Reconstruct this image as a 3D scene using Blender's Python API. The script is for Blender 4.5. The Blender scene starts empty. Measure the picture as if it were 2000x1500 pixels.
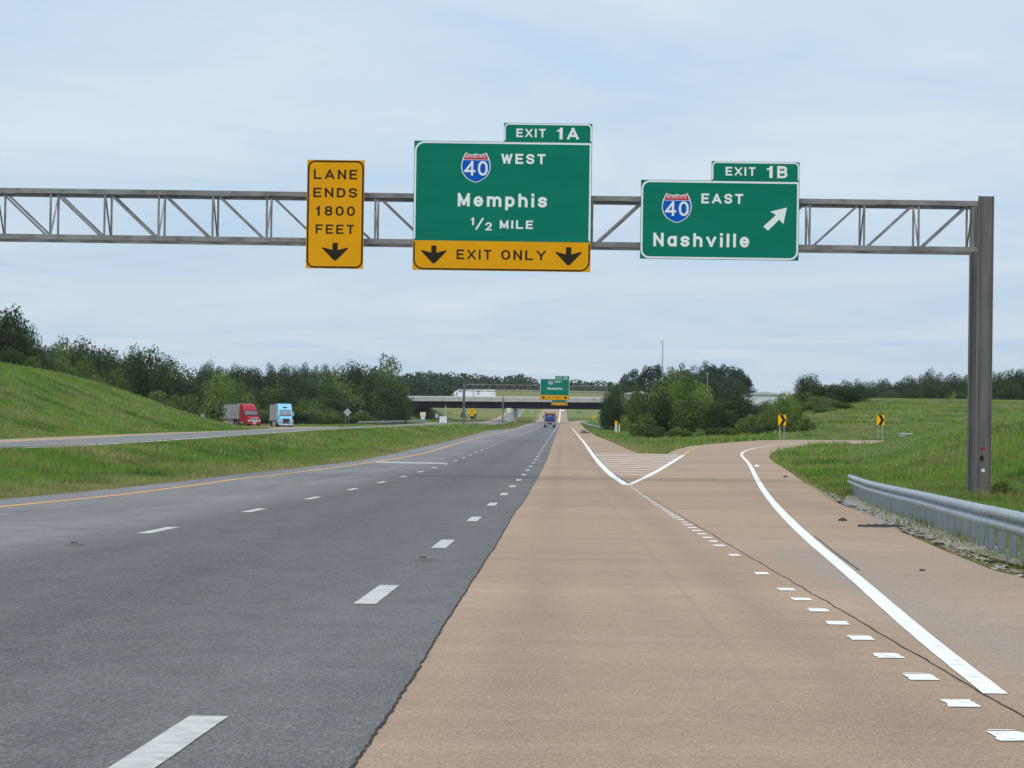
import bpy, bmesh, math, random
import numpy as np
from mathutils import Vector, Matrix
from mathutils.geometry import delaunay_2d_cdt

R = math.radians
SC = bpy.context.scene
COL = SC.collection
rng = np.random.default_rng(7)
random.seed(7)

# ------------------------------------------------------------------ camera
F, CAM_H = 6300.0, 1.126          # focal length in pixels of a 2000 px wide frame, eye height
ROLL, V_HOR, U_VP = 0.0148, 120.0, 100.0
yaw, pitch = math.atan(U_VP / F), math.atan(V_HOR / F)
R0 = Vector((math.cos(yaw), math.sin(yaw), 0))
FW = Vector((-math.sin(yaw) * math.cos(pitch), math.cos(yaw) * math.cos(pitch), math.sin(pitch)))
U0 = R0.cross(FW)
cr, sr = math.cos(ROLL), math.sin(ROLL)
CX = R0 * cr + U0 * sr
CY = U0 * cr - R0 * sr
cd = bpy.data.cameras.new('camera')
cd.sensor_width = 36.0
cd.lens = 36.0 * F / 2000.0
cd.clip_start, cd.clip_end = 0.5, 20000
cam = bpy.data.objects.new('camera', cd)
M = Matrix.Identity(4)
for i in range(3):
    M[i][0], M[i][1], M[i][2] = CX[i], CY[i], -FW[i]
M[2][3] = CAM_H
cam.matrix_world = M
COL.objects.link(cam)
SC.camera = cam

# ------------------------------------------------------------------ sky, sun, exposure
SUN_EL, SUN_AZ = R(58), R(200)     # azimuth from +Y clockwise: behind the camera, a little to the left
w = bpy.data.worlds.new('World')
SC.world = w
w.use_nodes = True
nt = w.node_tree
nt.nodes.clear()
N = nt.nodes.new
out = N('ShaderNodeOutputWorld')
bg = N('ShaderNodeBackground')
sky = N('ShaderNodeTexSky')
sky.sky_type = 'NISHITA'
sky.sun_disc = False
sky.sun_elevation = SUN_EL
sky.sun_rotation = SUN_AZ
sky.air_density, sky.dust_density, sky.ozone_density = 1.0, 2.5, 1.5
bg.inputs['Strength'].default_value = 0.15
tc = N('ShaderNodeTexCoord')
sep = N('ShaderNodeSeparateXYZ')
nt.links.new(tc.outputs['Generated'], sep.inputs[0])
# thin high cloud layer: directions projected on a plane overhead, streaked noise
mz = N('ShaderNodeMath'); mz.operation = 'MAXIMUM'; mz.inputs[1].default_value = 0.0
nt.links.new(sep.outputs['Z'], mz.inputs[0])
ad = N('ShaderNodeMath'); ad.operation = 'ADD'; ad.inputs[1].default_value = 0.06
nt.links.new(mz.outputs[0], ad.inputs[0])
dv = N('ShaderNodeVectorMath'); dv.operation = 'DIVIDE'
cmb = N('ShaderNodeCombineXYZ')
for k in range(3):
    nt.links.new(ad.outputs[0], cmb.inputs[k])
nt.links.new(tc.outputs['Generated'], dv.inputs[0])
nt.links.new(cmb.outputs[0], dv.inputs[1])
mp = N('ShaderNodeMapping'); mp.inputs['Scale'].default_value = (0.50, 0.34, 0.0); mp.inputs['Rotation'].default_value = (0, 0, R(-25)); mp.inputs['Location'].default_value = (3.1, 0.4, 0)
nt.links.new(dv.outputs[0], mp.inputs[0])
nz = N('ShaderNodeTexNoise'); nz.inputs['Scale'].default_value = 2.2; nz.inputs['Detail'].default_value = 7; nz.inputs['Roughness'].default_value = 0.55; nz.inputs['Distortion'].default_value = 0.8
nt.links.new(mp.outputs[0], nz.inputs['Vector'])
rmp = N('ShaderNodeMapRange'); rmp.inputs[1].default_value = 0.30; rmp.inputs[2].default_value = 0.72; rmp.inputs[3].default_value = 0.14; rmp.inputs[4].default_value = 1.0
nt.links.new(nz.outputs['Fac'], rmp.inputs[0])
# cloud brightness, a little greyer towards the horizon as a hazy deck is
crp = N('ShaderNodeValToRGB')
crp.color_ramp.elements[0].position = 0.0
crp.color_ramp.elements[0].color = (4.5, 5.0, 5.4, 1)
crp.color_ramp.elements[1].position = 0.30
crp.color_ramp.elements[1].color = (4.75, 5.55, 6.25, 1)
e = crp.color_ramp.elements.new(0.09); e.color = (4.65, 5.3, 5.9, 1)
nt.links.new(mz.outputs[0], crp.inputs[0])
mx = N('ShaderNodeMix'); mx.data_type = 'RGBA'
nt.links.new(rmp.outputs[0], mx.inputs['Factor'])
blu = N('ShaderNodeMix'); blu.data_type = 'RGBA'; blu.inputs['Factor'].default_value = .80
blu.inputs['B'].default_value = (3.2, 4.55, 6.0, 1)
nt.links.new(sky.outputs[0], blu.inputs['A'])
nt.links.new(blu.outputs['Result'], mx.inputs['A'])
nt.links.new(crp.outputs[0], mx.inputs['B'])
nt.links.new(mx.outputs['Result'], bg.inputs['Color'])
nt.links.new(bg.outputs[0], out.inputs['Surface'])

sd = bpy.data.lights.new('sun', 'SUN')
sd.energy, sd.angle, sd.color = 2.4, R(42), (1.0, 0.95, 0.87)
sun = bpy.data.objects.new('sun', sd)
to_sun = Vector((math.sin(SUN_AZ) * math.cos(SUN_EL), math.cos(SUN_AZ) * math.cos(SUN_EL), math.sin(SUN_EL)))
sun.rotation_euler = to_sun.to_track_quat('Z', 'Y').to_euler()
sun.location = (0, 0, 80)
COL.objects.link(sun)

SC.view_settings.view_transform = 'Standard'
SC.view_settings.look = 'None'
SC.view_settings.exposure = 0.0
SC.view_settings.gamma = 1.0
SC.cycles.max_bounces = 6
SC.cycles.diffuse_bounces = 2
SC.cycles.glossy_bounces = 2
SC.cycles.transmission_bounces = 3
SC.cycles.volume_bounces = 0
SC.cycles.use_denoising = True

# ------------------------------------------------------------------ pixel <-> place
def uv(px, py):
    dx, dy = px - 1000.0, py - 750.0
    return dx * cr + dy * sr, -dx * sr + dy * cr

def P(px, py, Y):
    """place at road distance Y seen at photo pixel px, py"""
    u, v = uv(px, py)
    d = R0 * u + FW * F - U0 * v
    return Vector((0, 0, CAM_H)) + d * (Y / d.y)

def sm(x, a, b):
    t = np.clip((np.asarray(x, float) - a) / (b - a), 0, 1)
    return t * t * (3 - 2 * t)

_c = np.array([(-200, 0), (72, 0), (84.8, .026), (97, .068), (109, .117), (121.4, .178), (133.6, .246), (145.8, .33), (158, .416), (170, .516),
      (182, .637), (194.6, .755), (206.8, .87), (219, .994), (231, 1.10), (243, 1.21), (255.6, 1.317), (268, 1.44), (280, 1.548),
      (440, 2.85), (587, 4.1), (690, 5.05), (1090, 8.9), (1250, 11.5), (1500, 17.3), (1900, 34), (2100, 36), (9000, 40)])
_yt = np.arange(-200, 9000, 2.0)
_zt = np.interp(_yt, _c[:, 0], _c[:, 1])
for _ in range(2):
    _zt = np.convolve(np.pad(_zt, 5, 'edge'), np.ones(11) / 11, 'valid')

def zm(Y):
    return np.interp(Y, _yt, _zt)

BR0 = np.array((16.0, 1060.0)); BRA = np.array((-math.cos(R(50)), math.sin(R(50))))   # bridge axis
def edge_r(Y):
    return np.interp(Y, (-50, 28.7, 36.4, 45.5, 56.5, 70.9, 88.5, 126, 161, 181, 200), (4.0, 4.12, 4.33, 4.73, 5.3, 5.95, 6.95, 9.0, 10.6, 11.6, 13.0))

def S(X, Y):
    """height of the land (pavement level) at X, Y"""
    X = np.asarray(X, float); Y = np.asarray(Y, float)
    base = zm(Y)
    offl = np.interp(X, (-46, -34, -28, -21.7, -19.5, -15.5, -12.2, -10.7), (-.10, .25, .40, .52, .40, -.35, -.08, 0))
    offl = offl + np.interp(Y, (124, 342), (0, .22)) * np.interp(X, (-34, -25, -21, -17), (0, 1, 1, 0))
    offl = offl * (1 - .7 * sm(Y, 700, 1000))
    z = base + offl
    # left grass hill
    crest = np.interp(Y, (-200, 330, 344, 397, 440, 490, 540, 570), (9.2, 9.1, 9.0, 8.75, 6.7, 4.7, 3.7, 3.0))
    prof = np.clip((-36.5 - np.interp(Y, (380, 470), (0, 9)) - X) / 23.5, 0, 1)
    prof = .55 * prof + .45 * prof * prof * (3 - 2 * prof)
    prof = prof * (1 - .35 * np.clip((-62 - X) / 50, 0, 1))
    z = z + np.maximum(0, crest - z) * prof * (1 - sm(Y, 520, 575))
    # right: drop beyond the pavement, ramp rise, near hill, far field
    z = z - np.interp(Y, (45, 100), (.30, .42)) * sm(X - edge_r(Y), .05, 1.1) * (1 - sm(Y, 150, 205)) * (X > 2)
    z = z + .52 * sm(X, 8, 19) * sm(Y, 150, 285) * (1 - sm(Y, 600, 900))
    x0 = 14.9 + .013 * (Y - 100)
    hx = X - x0
    hh = .36 * (np.sqrt(hx * hx + 1.0) + hx) / 2
    hh = 9 * (1 - np.exp(-hh / 9)) * np.where(hx > -14, 1, 0)
    z = z + hh * (1 - sm(Y, 186, 216)) * sm(X, 9, 14)
    rise = np.interp(Y, (285, 330, 420, 500, 600, 900, 1300, 1900), (0, .9, 3.4, 5.2, 6.0, 4.5, 2.0, 0))
    z = z + rise * sm(X / np.maximum(Y, 1), .055, .085)
    # embankments of the crossing motorway
    s = (X - BR0[0]) * BRA[0] + (Y - BR0[1]) * BRA[1]
    t = (X - BR0[0]) * -BRA[1] + (Y - BR0[1]) * BRA[0]
    we = (1 - sm(np.abs(t + 6.5), 9, 26)) * (sm(s, 107, 117) + sm(-s, -3, 9))
    z = z + np.maximum(0, 15.6 - z) * we
    return z

def G(px, py, y0=6.0, y1=2500.0):
    """first place on the land seen at photo pixel px, py"""
    u, v = uv(px, py)
    d = R0 * u + FW * F - U0 * v
    Ys = np.exp(np.linspace(math.log(y0), math.log(y1), 4000))
    k = Ys / d.y
    g = CAM_H + d.z * k - S(d.x * k, Ys)
    i = np.argmax(g < 0)
    if g[i] >= 0:
        i = len(Ys) - 1
    a, b = (Ys[i - 1], Ys[i]) if i > 0 else (Ys[0], Ys[0])
    for _ in range(30):
        m = (a + b) / 2
        if CAM_H + d.z * m / d.y - float(S(d.x * m / d.y, m)) < 0:
            b = m
        else:
            a = m
    return np.array((d.x * a / d.y, a))

def GP(pts):
    return np.array([G(*p) for p in pts])

def on(x, y, dz=0.0):
    return Vector((x, y, float(S(x, y)) + dz))

# ------------------------------------------------------------------ objects and meshes
def tag(o, label=None, cat=None, group=None, kind=None):
    if label: o['label'] = label
    if cat: o['category'] = cat
    if group: o['group'] = group
    if kind: o['kind'] = kind
    return o

def empty(name, loc=(0, 0, 0), rz=0.0):
    o = bpy.data.objects.new(name, None)
    o.empty_display_size = .3
    o.location = loc
    o.rotation_euler = (0, 0, rz)
    COL.objects.link(o)
    return o

def copy_tree(o, parent=None):
    c = o.copy()
    COL.objects.link(c)
    if parent is not None:
        c.parent = parent
    for ch in o.children:
        copy_tree(ch, c)
    return c

def mesh_obj(name, verts, faces, mats, parent=None, smooth=False, midx=None):
    me = bpy.data.meshes.new(name)
    me.from_pydata([tuple(map(float, v)) for v in verts], [], [tuple(map(int, f)) for f in faces])
    if not isinstance(mats, (list, tuple)):
        mats = [mats]
    for m in mats:
        me.materials.append(m)
    if midx is not None:
        me.polygons.foreach_set('material_index', np.asarray(midx, np.int32))
    if smooth:
        me.polygons.foreach_set('use_smooth', np.ones(len(me.polygons), bool))
    me.update()
    o = bpy.data.objects.new(name, me)
    COL.objects.link(o)
    if parent is not None:
        o.parent = parent
    return o

class MB:
    def __init__(s):
        s.v, s.f = [], []
    def add(s, vs, fs):
        n = len(s.v)
        s.v += [Vector(x) for x in vs]
        s.f += [tuple(i + n for i in f) for f in fs]
        return s
    def box(s, c, d, rz=0.0, taper=1.0):
        x, y, z = d[0] / 2, d[1] / 2, d[2] / 2
        vs = []
        for k, sz in enumerate((-1, 1)):
            t = taper if k else 1.0
            for sx, sy in ((-1, -1), (1, -1), (1, 1), (-1, 1)):
                p = Vector((sx * x * t, sy * y * t, sz * z))
                if rz: p.rotate(Matrix.Rotation(rz, 3, 'Z'))
                vs.append(p + Vector(c))
        return s.add(vs, [(3, 2, 1, 0), (4, 5, 6, 7), (0, 1, 5, 4), (1, 2, 6, 5), (2, 3, 7, 6), (3, 0, 4, 7)])
    def bar(s, a, b, w, h=None, up=(0, 0, 1)):
        a, b = Vector(a), Vector(b)
        h = h or w
        d = (b - a).normalized()
        x = d.cross(Vector(up))
        if x.length < 1e-4: x = d.cross(Vector((0, 1, 0)))
        x.normalize(); z = x.cross(d)
        vs = [p + x * sx * w / 2 + z * sz * h / 2 for p in (a, b) for sx, sz in ((-1, -1), (1, -1), (1, 1), (-1, 1))]
        return s.add(vs, [(3, 2, 1, 0), (4, 5, 6, 7), (0, 1, 5, 4), (1, 2, 6, 5), (2, 3, 7, 6), (3, 0, 4, 7)])
    def tube(s, a, b, r, r2=None, n=10, cap=True):
        a, b = Vector(a), Vector(b)
        r2 = r if r2 is None else r2
        d = (b - a).normalized()
        x = d.cross(Vector((0, 0, 1)))
        if x.length < 1e-4: x = Vector((1, 0, 0))
        x.normalize(); z = x.cross(d)
        vs = []
        for p, rr in ((a, r), (b, r2)):
            for i in range(n):
                t = 2 * math.pi * i / n
                vs.append(p + x * math.cos(t) * rr + z * math.sin(t) * rr)
        fs = [(i, (i + 1) % n, n + (i + 1) % n, n + i) for i in range(n)]
        if cap: fs += [tuple(range(n - 1, -1, -1)), tuple(range(n, 2 * n))]
        return s.add(vs, fs)
    def prism(s, poly, o, ex, ey, ez, t):
        """poly in (ex, ey) about o, thickness t along ez"""
        o, ex, ey, ez = Vector(o), Vector(ex), Vector(ey), Vector(ez)
        n = len(poly)
        vs = [o + ex * p[0] + ey * p[1] for p in poly] + [o + ex * p[0] + ey * p[1] + ez * t for p in poly]
        fs = [tuple(range(n - 1, -1, -1)), tuple(range(n, 2 * n))] + [(i, (i + 1) % n, n + (i + 1) % n, n + i) for i in range(n)]
        return s.add(vs, fs)
    def build(s, name, mat, parent=None, smooth=False, bevel=0.0):
        o = mesh_obj(name, s.v, s.f, mat, parent, smooth)
        bm = bmesh.new(); bm.from_mesh(o.data)
        bmesh.ops.recalc_face_normals(bm, faces=bm.faces)
        bm.to_mesh(o.data); bm.free()
        if bevel:
            b = o.modifiers.new('bevel', 'BEVEL'); b.width = bevel; b.segments = 2; b.limit_method = 'ANGLE'
        return o

# ------------------------------------------------------------------ materials
def mat(name, color, rough=.6, metal=0.0, noise=0.0, nscale=8.0, spec=.5, bump=0.0, dirt=None, dirt_scale=1.5, dirt_lo=.5, dirt_hi=.75, stretch=(1, 1, 1), trans=None):
    m = bpy.data.materials.new(name)
    m.use_nodes = True
    t = m.node_tree
    b = t.nodes['Principled BSDF']
    b.inputs['Base Color'].default_value = (*color, 1)
    b.inputs['Roughness'].default_value = rough
    b.inputs['Metallic'].default_value = metal
    b.inputs['Specular IOR Level'].default_value = spec
    if trans: b.inputs['Transmission Weight'].default_value = trans
    if noise or dirt or bump:
        tc = t.nodes.new('ShaderNodeTexCoord')
        mpn = t.nodes.new('ShaderNodeMapping'); mpn.inputs['Scale'].default_value = stretch
        t.links.new(tc.outputs['Object'], mpn.inputs[0])
        last = None
        if noise:
            n = t.nodes.new('ShaderNodeTexNoise'); n.inputs['Scale'].default_value = nscale; n.inputs['Detail'].default_value = 6
            t.links.new(mpn.outputs[0], n.inputs['Vector'])
            mr = t.nodes.new('ShaderNodeMapRange'); mr.inputs[1].default_value = .25; mr.inputs[2].default_value = .75
            mr.inputs[3].default_value = 1 - noise; mr.inputs[4].default_value = 1 + noise
            t.links.new(n.outputs['Fac'], mr.inputs[0])
            mu = t.nodes.new('ShaderNodeVectorMath'); mu.operation = 'SCALE'
            mu.inputs[0].default_value = color
            t.links.new(mr.outputs[0], mu.inputs['Scale'])
            last = mu.outputs[0]
        if dirt:
            n = t.nodes.new('ShaderNodeTexNoise'); n.inputs['Scale'].default_value = dirt_scale; n.inputs['Detail'].default_value = 8; n.inputs['Roughness'].default_value = .65
            t.links.new(mpn.outputs[0], n.inputs['Vector'])
            mr = t.nodes.new('ShaderNodeMapRange'); mr.inputs[1].default_value = dirt_lo; mr.inputs[2].default_value = dirt_hi
            t.links.new(n.outputs['Fac'], mr.inputs[0])
            mi = t.nodes.new('ShaderNodeMix'); mi.data_type = 'RGBA'
            t.links.new(mr.outputs[0], mi.inputs['Factor'])
            if last: t.links.new(last, mi.inputs['A'])
            else: mi.inputs['A'].default_value = (*color, 1)
            mi.inputs['B'].default_value = (*dirt, 1)
            last = mi.outputs['Result']
        if last: t.links.new(last, b.inputs['Base Color'])
        if bump:
            n = t.nodes.new('ShaderNodeTexNoise'); n.inputs['Scale'].default_value = nscale * 2; n.inputs['Detail'].default_value = 4
            t.links.new(mpn.outputs[0], n.inputs['Vector'])
            bu = t.nodes.new('ShaderNodeBump'); bu.inputs['Strength'].default_value = bump; bu.inputs['Distance'].default_value = .02
            t.links.new(n.outputs['Fac'], bu.inputs['Height'])
            t.links.new(bu.outputs[0], b.inputs['Normal'])
    return m

class NB:
    """tiny node-graph helper"""
    def __init__(s, name):
        s.m = bpy.data.materials.new(name); s.m.use_nodes = True
        s.t = s.m.node_tree; s.b = s.t.nodes['Principled BSDF']
        s.tc = s.t.nodes.new('ShaderNodeTexCoord')
    def n(s, kind): return s.t.nodes.new(kind)
    def l(s, a, b): s.t.links.new(a, b)
    def noise(s, scale, stretch=(1, 1, 1), detail=5, rough=.55, dist=0.0, loc=(0, 0, 0)):
        mp = s.n('ShaderNodeMapping'); mp.inputs['Scale'].default_value = stretch; mp.inputs['Location'].default_value = loc
        s.l(s.tc.outputs['Object'], mp.inputs[0])
        n = s.n('ShaderNodeTexNoise'); n.inputs['Scale'].default_value = scale; n.inputs['Detail'].default_value = detail
        n.inputs['Roughness'].default_value = rough; n.inputs['Distortion'].default_value = dist
        s.l(mp.outputs[0], n.inputs['Vector'])
        return n.outputs['Fac']
    def ramp(s, fac, lo, hi, a=0.0, b=1.0):
        r = s.n('ShaderNodeMapRange')
        r.inputs[1].default_value, r.inputs[2].default_value, r.inputs[3].default_value, r.inputs[4].default_value = lo, hi, a, b
        s.l(fac, r.inputs[0]); return r.outputs[0]
    def mix(s, fac, a, b, mode='MIX'):
        m = s.n('ShaderNodeMix'); m.data_type = 'RGBA'; m.blend_type = mode
        for k, x in (('Factor', fac), ('A', a), ('B', b)):
            if isinstance(x, (int, float)): m.inputs[k].default_value = x
            elif isinstance(x, tuple): m.inputs[k].default_value = (*x, 1)
            else: s.l(x, m.inputs[k])
        return m.outputs['Result']
    def mul(s, a, b, op='MULTIPLY'):
        m = s.n('ShaderNodeMath'); m.operation = op
        for k, x in ((0, a), (1, b)):
            if isinstance(x, (int, float)): m.inputs[k].default_value = x
            else: s.l(x, m.inputs[k])
        return m.outputs[0]
    def attr(s, name):
        a = s.n('ShaderNodeAttribute'); a.attribute_name = name; return a
    def bump(s, h, strength=.3, dist=.02):
        b = s.n('ShaderNodeBump'); b.inputs['Strength'].default_value = strength; b.inputs['Distance'].default_value = dist
        s.l(h, b.inputs['Height']); s.l(b.outputs[0], s.b.inputs['Normal'])
    def done(s, col, rough=.8, spec=.3):
        s.l(col, s.b.inputs['Base Color'])
        if isinstance(rough, float): s.b.inputs['Roughness'].default_value = rough
        else: s.l(rough, s.b.inputs['Roughness'])
        s.b.inputs['Specular IOR Level'].default_value = spec
        return s.m

# asphalt
k = NB('asphalt')
tone = k.attr('tone').outputs['Fac']
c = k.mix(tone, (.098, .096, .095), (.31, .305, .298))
c = k.mix(k.ramp(k.noise(.55, (1, .12, 1), 5), .35, .7, 0, .45), c, (.07, .07, .071))
sx_ = k.n('ShaderNodeSeparateXYZ'); k.l(k.tc.outputs['Object'], sx_.inputs[0])
def track(k, x, c, w_, amt, ns, seed):
    d = k.mul(k.mul(x, c, 'SUBTRACT'), 0.0, 'ABSOLUTE')
    return k.mul(k.ramp(d, 0.0, w_, amt, 0.0), k.ramp(k.noise(ns, (1, .06, 1), 5, .6, loc=(seed, seed, 0)), .3, .65))
for i_, (cx_, w_, am_, col_) in enumerate(((-2.2, .55, .55, (.145, .143, .14)), (-4.0, .55, .5, (.14, .138, .136)), (-3.1, .45, .6, (.055, .055, .056)), (-6.2, .5, .35, (.17, .168, .165)), (-7.0, .5, .5, (.11, .108, .107)), (-7.9, .5, .35, (.17, .168, .165)), (-10.2, .9, .7, (.15, .138, .138)))):
    c = k.mix(track(k, sx_.outputs['X'], cx_, w_, am_, .8, i_ * 3.1), c, col_)
c = k.mix(k.ramp(k.noise(75, (1, .16, 1), 4, .8), .42, .70, 0, .75), c, (.26, .27, .275))
c = k.mix(k.ramp(k.noise(82, (1, .16, 1), 4, .8, loc=(7, 3, 0)), .45, .72, 0, .75), c, (.018, .02, .022))
c = k.mix(k.ramp(k.noise(2.2, (1, .4, 1), 5, .65, loc=(2, 3, 0)), .4, .7, 0, .35), c, (.055, .058, .062))
k.bump(k.noise(70, detail=3), .55, .012)
ASPHALT = k.done(c, .82, .25)
# concrete pavement
k = NB('concrete_pavement')
tone = k.attr('tone').outputs['Fac']
grey = k.attr('grey').outputs['Fac']
c = k.mix(tone, (.258, .172, .112), (.50, .352, .24))
c = k.mix(k.ramp(k.noise(.35, (1, .35, 1), 6, .6), .35, .7, 0, .45), c, (.335, .212, .138))
c = k.mix(k.ramp(k.noise(1.3, (.35, 1.0, 1), 7, .65, .6), .5, .78, 0, .5), c, (.49, .375, .27))
c = k.mix(k.ramp(k.noise(.8, (.25, 1.6, 1), 6, .6, loc=(3, 9, 0)), .52, .75, 0, .5), c, (.23, .16, .11))
sx_ = k.n('ShaderNodeSeparateXYZ'); k.l(k.tc.outputs['Object'], sx_.inputs[0])
for i_, (cx_, w_, am_) in enumerate(((-.18, .32, .5), (1.38, .30, .5), (.95, .035, .55), (.60, .5, .3), (5.0, .6, .3))):
    c = k.mix(track(k, sx_.outputs['X'], cx_, w_, am_, .9, 5 + i_ * 2.7), c, (.165, .122, .092))
wn_ = k.n('ShaderNodeTexWhiteNoise'); wn_.noise_dimensions = '1D'
k.l(k.mul(k.mul(sx_.outputs['Y'], 5.2, 'DIVIDE'), 0.0, 'FLOOR'), wn_.inputs['W'])
c = k.mix(k.ramp(wn_.outputs['Value'], 0, 1, 0, .28), c, (.25, .165, .105))
c = k.mix(grey, c, k.mix(k.noise(40, detail=3), (.19, .165, .145), (.34, .305, .275)))
c = k.mix(k.ramp(k.noise(80, (1, .16, 1), 4, .8), .42, .70, 0, .45), c, (.58, .46, .35))
c = k.mix(k.ramp(k.noise(88, (1, .16, 1), 4, .8, loc=(4, 4, 0)), .46, .72, 0, .5), c, (.13, .095, .07))
c = k.mix(k.ramp(k.noise(5, (1, .5, 1), 6, .7, loc=(1, 4, 0)), .45, .75, 0, .4), c, (.24, .165, .115))
k.bump(k.noise(45, (1, 1, 1), 3), .3, .008)
CONCRETE = k.done(c, .88, .2)
WHITE_LINE = mat('white_road_paint', (.78, .78, .76), .7, noise=.08, nscale=6, dirt=(.45, .39, .33), dirt_scale=7, dirt_lo=.54, dirt_hi=.72)
k = NB('worn_road_paint')
c = k.mix(k.ramp(k.noise(7, detail=8, rough=.75), .40, .64, 0, .75), (.54, .545, .525), (.30, .305, .305))
DASH_LINE = k.done(c, .75, .25)
GORE_LINE = mat('faded_road_paint', (.55, .48, .41), .8, noise=.15, nscale=3, dirt=(.42, .33, .26), dirt_scale=.8, dirt_lo=.4, dirt_hi=.65)
YELLOW_LINE = mat('yellow_road_paint', (.62, .33, .075), .7, noise=.1, nscale=4, dirt=(.35, .22, .1), dirt_scale=1.5, dirt_lo=.5, dirt_hi=.8)
CRACK = mat('dark_joint', (.028, .024, .02), .9)
# land
k = NB('grass_ground')
n1 = k.noise(.09, detail=6, rough=.6)
n2 = k.noise(.5, detail=6, rough=.65)
n3 = k.noise(5, detail=4)
c = k.mix(k.ramp(n1, .35, .65), (.085, .135, .026), (.135, .175, .045))
c = k.mix(k.ramp(n2, .5, .75, 0, .7), c, (.165, .18, .06))
c = k.mix(k.ramp(n3, .3, .7, 0, .5), c, (.06, .11, .025))
c = k.mix(k.attr('dry').outputs['Fac'], c, k.mix(k.ramp(n3, .3, .7), (.30, .29, .12), (.21, .20, .10)))
k.bump(k.noise(3, detail=6), .6, .15)
GROUND = k.done(c, .95, .1)
k = NB('rubble_ground')
vo = k.n('ShaderNodeTexVoronoi'); vo.inputs['Scale'].default_value = 9
k.l(k.tc.outputs['Object'], vo.inputs['Vector'])
c = k.mix(k.ramp(k.noise(2, detail=6), .35, .65), (.24, .215, .185), (.42, .39, .35))
c = k.mix(k.ramp(vo.outputs['Distance'], .45, .8), c, (.16, .145, .125))
k.bump(vo.outputs['Distance'], .25, .02)
RUBBLE = k.done(c, .95, .1)
# grass blades: colour from a per-blade value
k = NB('grass_blades')
a = k.attr('hue')
k.b.inputs['Subsurface Weight'].default_value = 0
GRASS = k.done(a.outputs['Color'], .75, .15)
_tr = k.n('ShaderNodeBsdfTranslucent'); k.l(a.outputs['Color'], _tr.inputs[0])
_ms = k.n('ShaderNodeMixShader'); _ms.inputs[0].default_value = .45
k.l(k.b.outputs[0], _ms.inputs[1]); k.l(_tr.outputs[0], _ms.inputs[2])
k.l(_ms.outputs[0], k.t.nodes['Material Output'].inputs['Surface'])

def leaf_mat(name, ca, cb, cc):
    k = NB(name)
    oi = k.n('ShaderNodeObjectInfo')
    a = k.attr('clump').outputs['Fac']
    c = k.mix(a, ca, cb)
    c = k.mix(k.ramp(oi.outputs['Random'], 0, 1, 0, .55), c, cc)
    h = k.n('ShaderNodeHueSaturation')
    k.l(k.ramp(oi.outputs['Random'], 0, 1, .75, 1.2), h.inputs['Value'])
    k.l(c, h.inputs['Color'])
    m = k.done(h.outputs[0], .7, .2)
    tr = k.n('ShaderNodeBsdfTranslucent'); k.l(h.outputs[0], tr.inputs[0])
    ms = k.n('ShaderNodeMixShader'); ms.inputs[0].default_value = .22
    k.l(k.b.outputs[0], ms.inputs[1]); k.l(tr.outputs[0], ms.inputs[2])
    k.l(ms.outputs[0], k.t.nodes['Material Output'].inputs['Surface'])
    return m
LEAF_DARK = leaf_mat('dark_foliage', (.022, .042, .013), (.068, .106, .031), (.058, .078, .027))
LEAF_MID = leaf_mat('green_foliage', (.050, .092, .018), (.145, .205, .045), (.115, .145, .04))
LEAF_LIGHT = leaf_mat('light_foliage', (.08, .145, .022), (.20, .285, .055), (.165, .20, .05))
LEAF_PINE = leaf_mat('pine_needles', (.022, .038, .022), (.045, .07, .036), (.034, .05, .03))
BARK = mat('bark', (.10, .085, .07), .9, noise=.3, nscale=5)

STEEL = mat('weathered_galvanised_steel', (.245, .24, .235), .5, .35, noise=.2, nscale=2.5, dirt=(.11, .09, .08), dirt_scale=1.3, dirt_lo=.46, dirt_hi=.72)
STEEL_DARK = mat('grey_post_steel', (.145, .142, .139), .6, .2, noise=.25, nscale=2, dirt=(.08, .07, .068), dirt_scale=.7, dirt_lo=.45, dirt_hi=.75, stretch=(3, 3, .35))
RAIL = mat('galvanised_rail', (.36, .40, .44), .5, .3, noise=.15, nscale=2.0, dirt=(.22, .21, .2), dirt_scale=2.5, dirt_lo=.55, dirt_hi=.8)
POST = mat('galvanised_post', (.27, .31, .34), .55, .3, noise=.12, nscale=3, dirt=(.25, .22, .2), dirt_scale=3, dirt_lo=.55, dirt_hi=.8)
WOOD = mat('weathered_wood', (.085, .07, .06), .9, noise=.3, nscale=8)
SIGN_GREEN = mat('green_sign_sheeting', (.0, .165, .105), .55, noise=.10, nscale=1.0, spec=.12, stretch=(.3, 1, 5))
SIGN_YELLOW = mat('yellow_sign_sheeting', (.68, .315, .003), .55, noise=.06, nscale=1.2, spec=.12)
SIGN_AMBER = mat('bright_yellow_sheeting', (.84, .47, .005), .5, spec=.15)
SIGN_WHITE = mat('white_sign_sheeting', (.72, .76, .78), .45)
SIGN_BLACK = mat('black_sign_sheeting', (.022, .016, .010), .6, spec=.15)
SHIELD_BLUE = mat('blue_shield_sheeting', (.002, .085, .44), .5, spec=.12)
SHIELD_RED = mat('red_shield_sheeting', (.46, .018, .04), .5, spec=.12)
ALUM = mat('grey_sign_back', (.38, .40, .41), .5, .3, noise=.1)
CONC = mat('bridge_concrete', (.43, .425, .41), .85, noise=.12, nscale=.8, dirt=(.30, .295, .29), dirt_scale=.5, dirt_lo=.45, dirt_hi=.7, stretch=(1, 1, 3))
CONC_PALE = mat('pale_concrete', (.66, .65, .63), .85, noise=.1, nscale=1)
GIRDER = mat('dark_steel_girder', (.008, .008, .011), .8, spec=.08)

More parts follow.
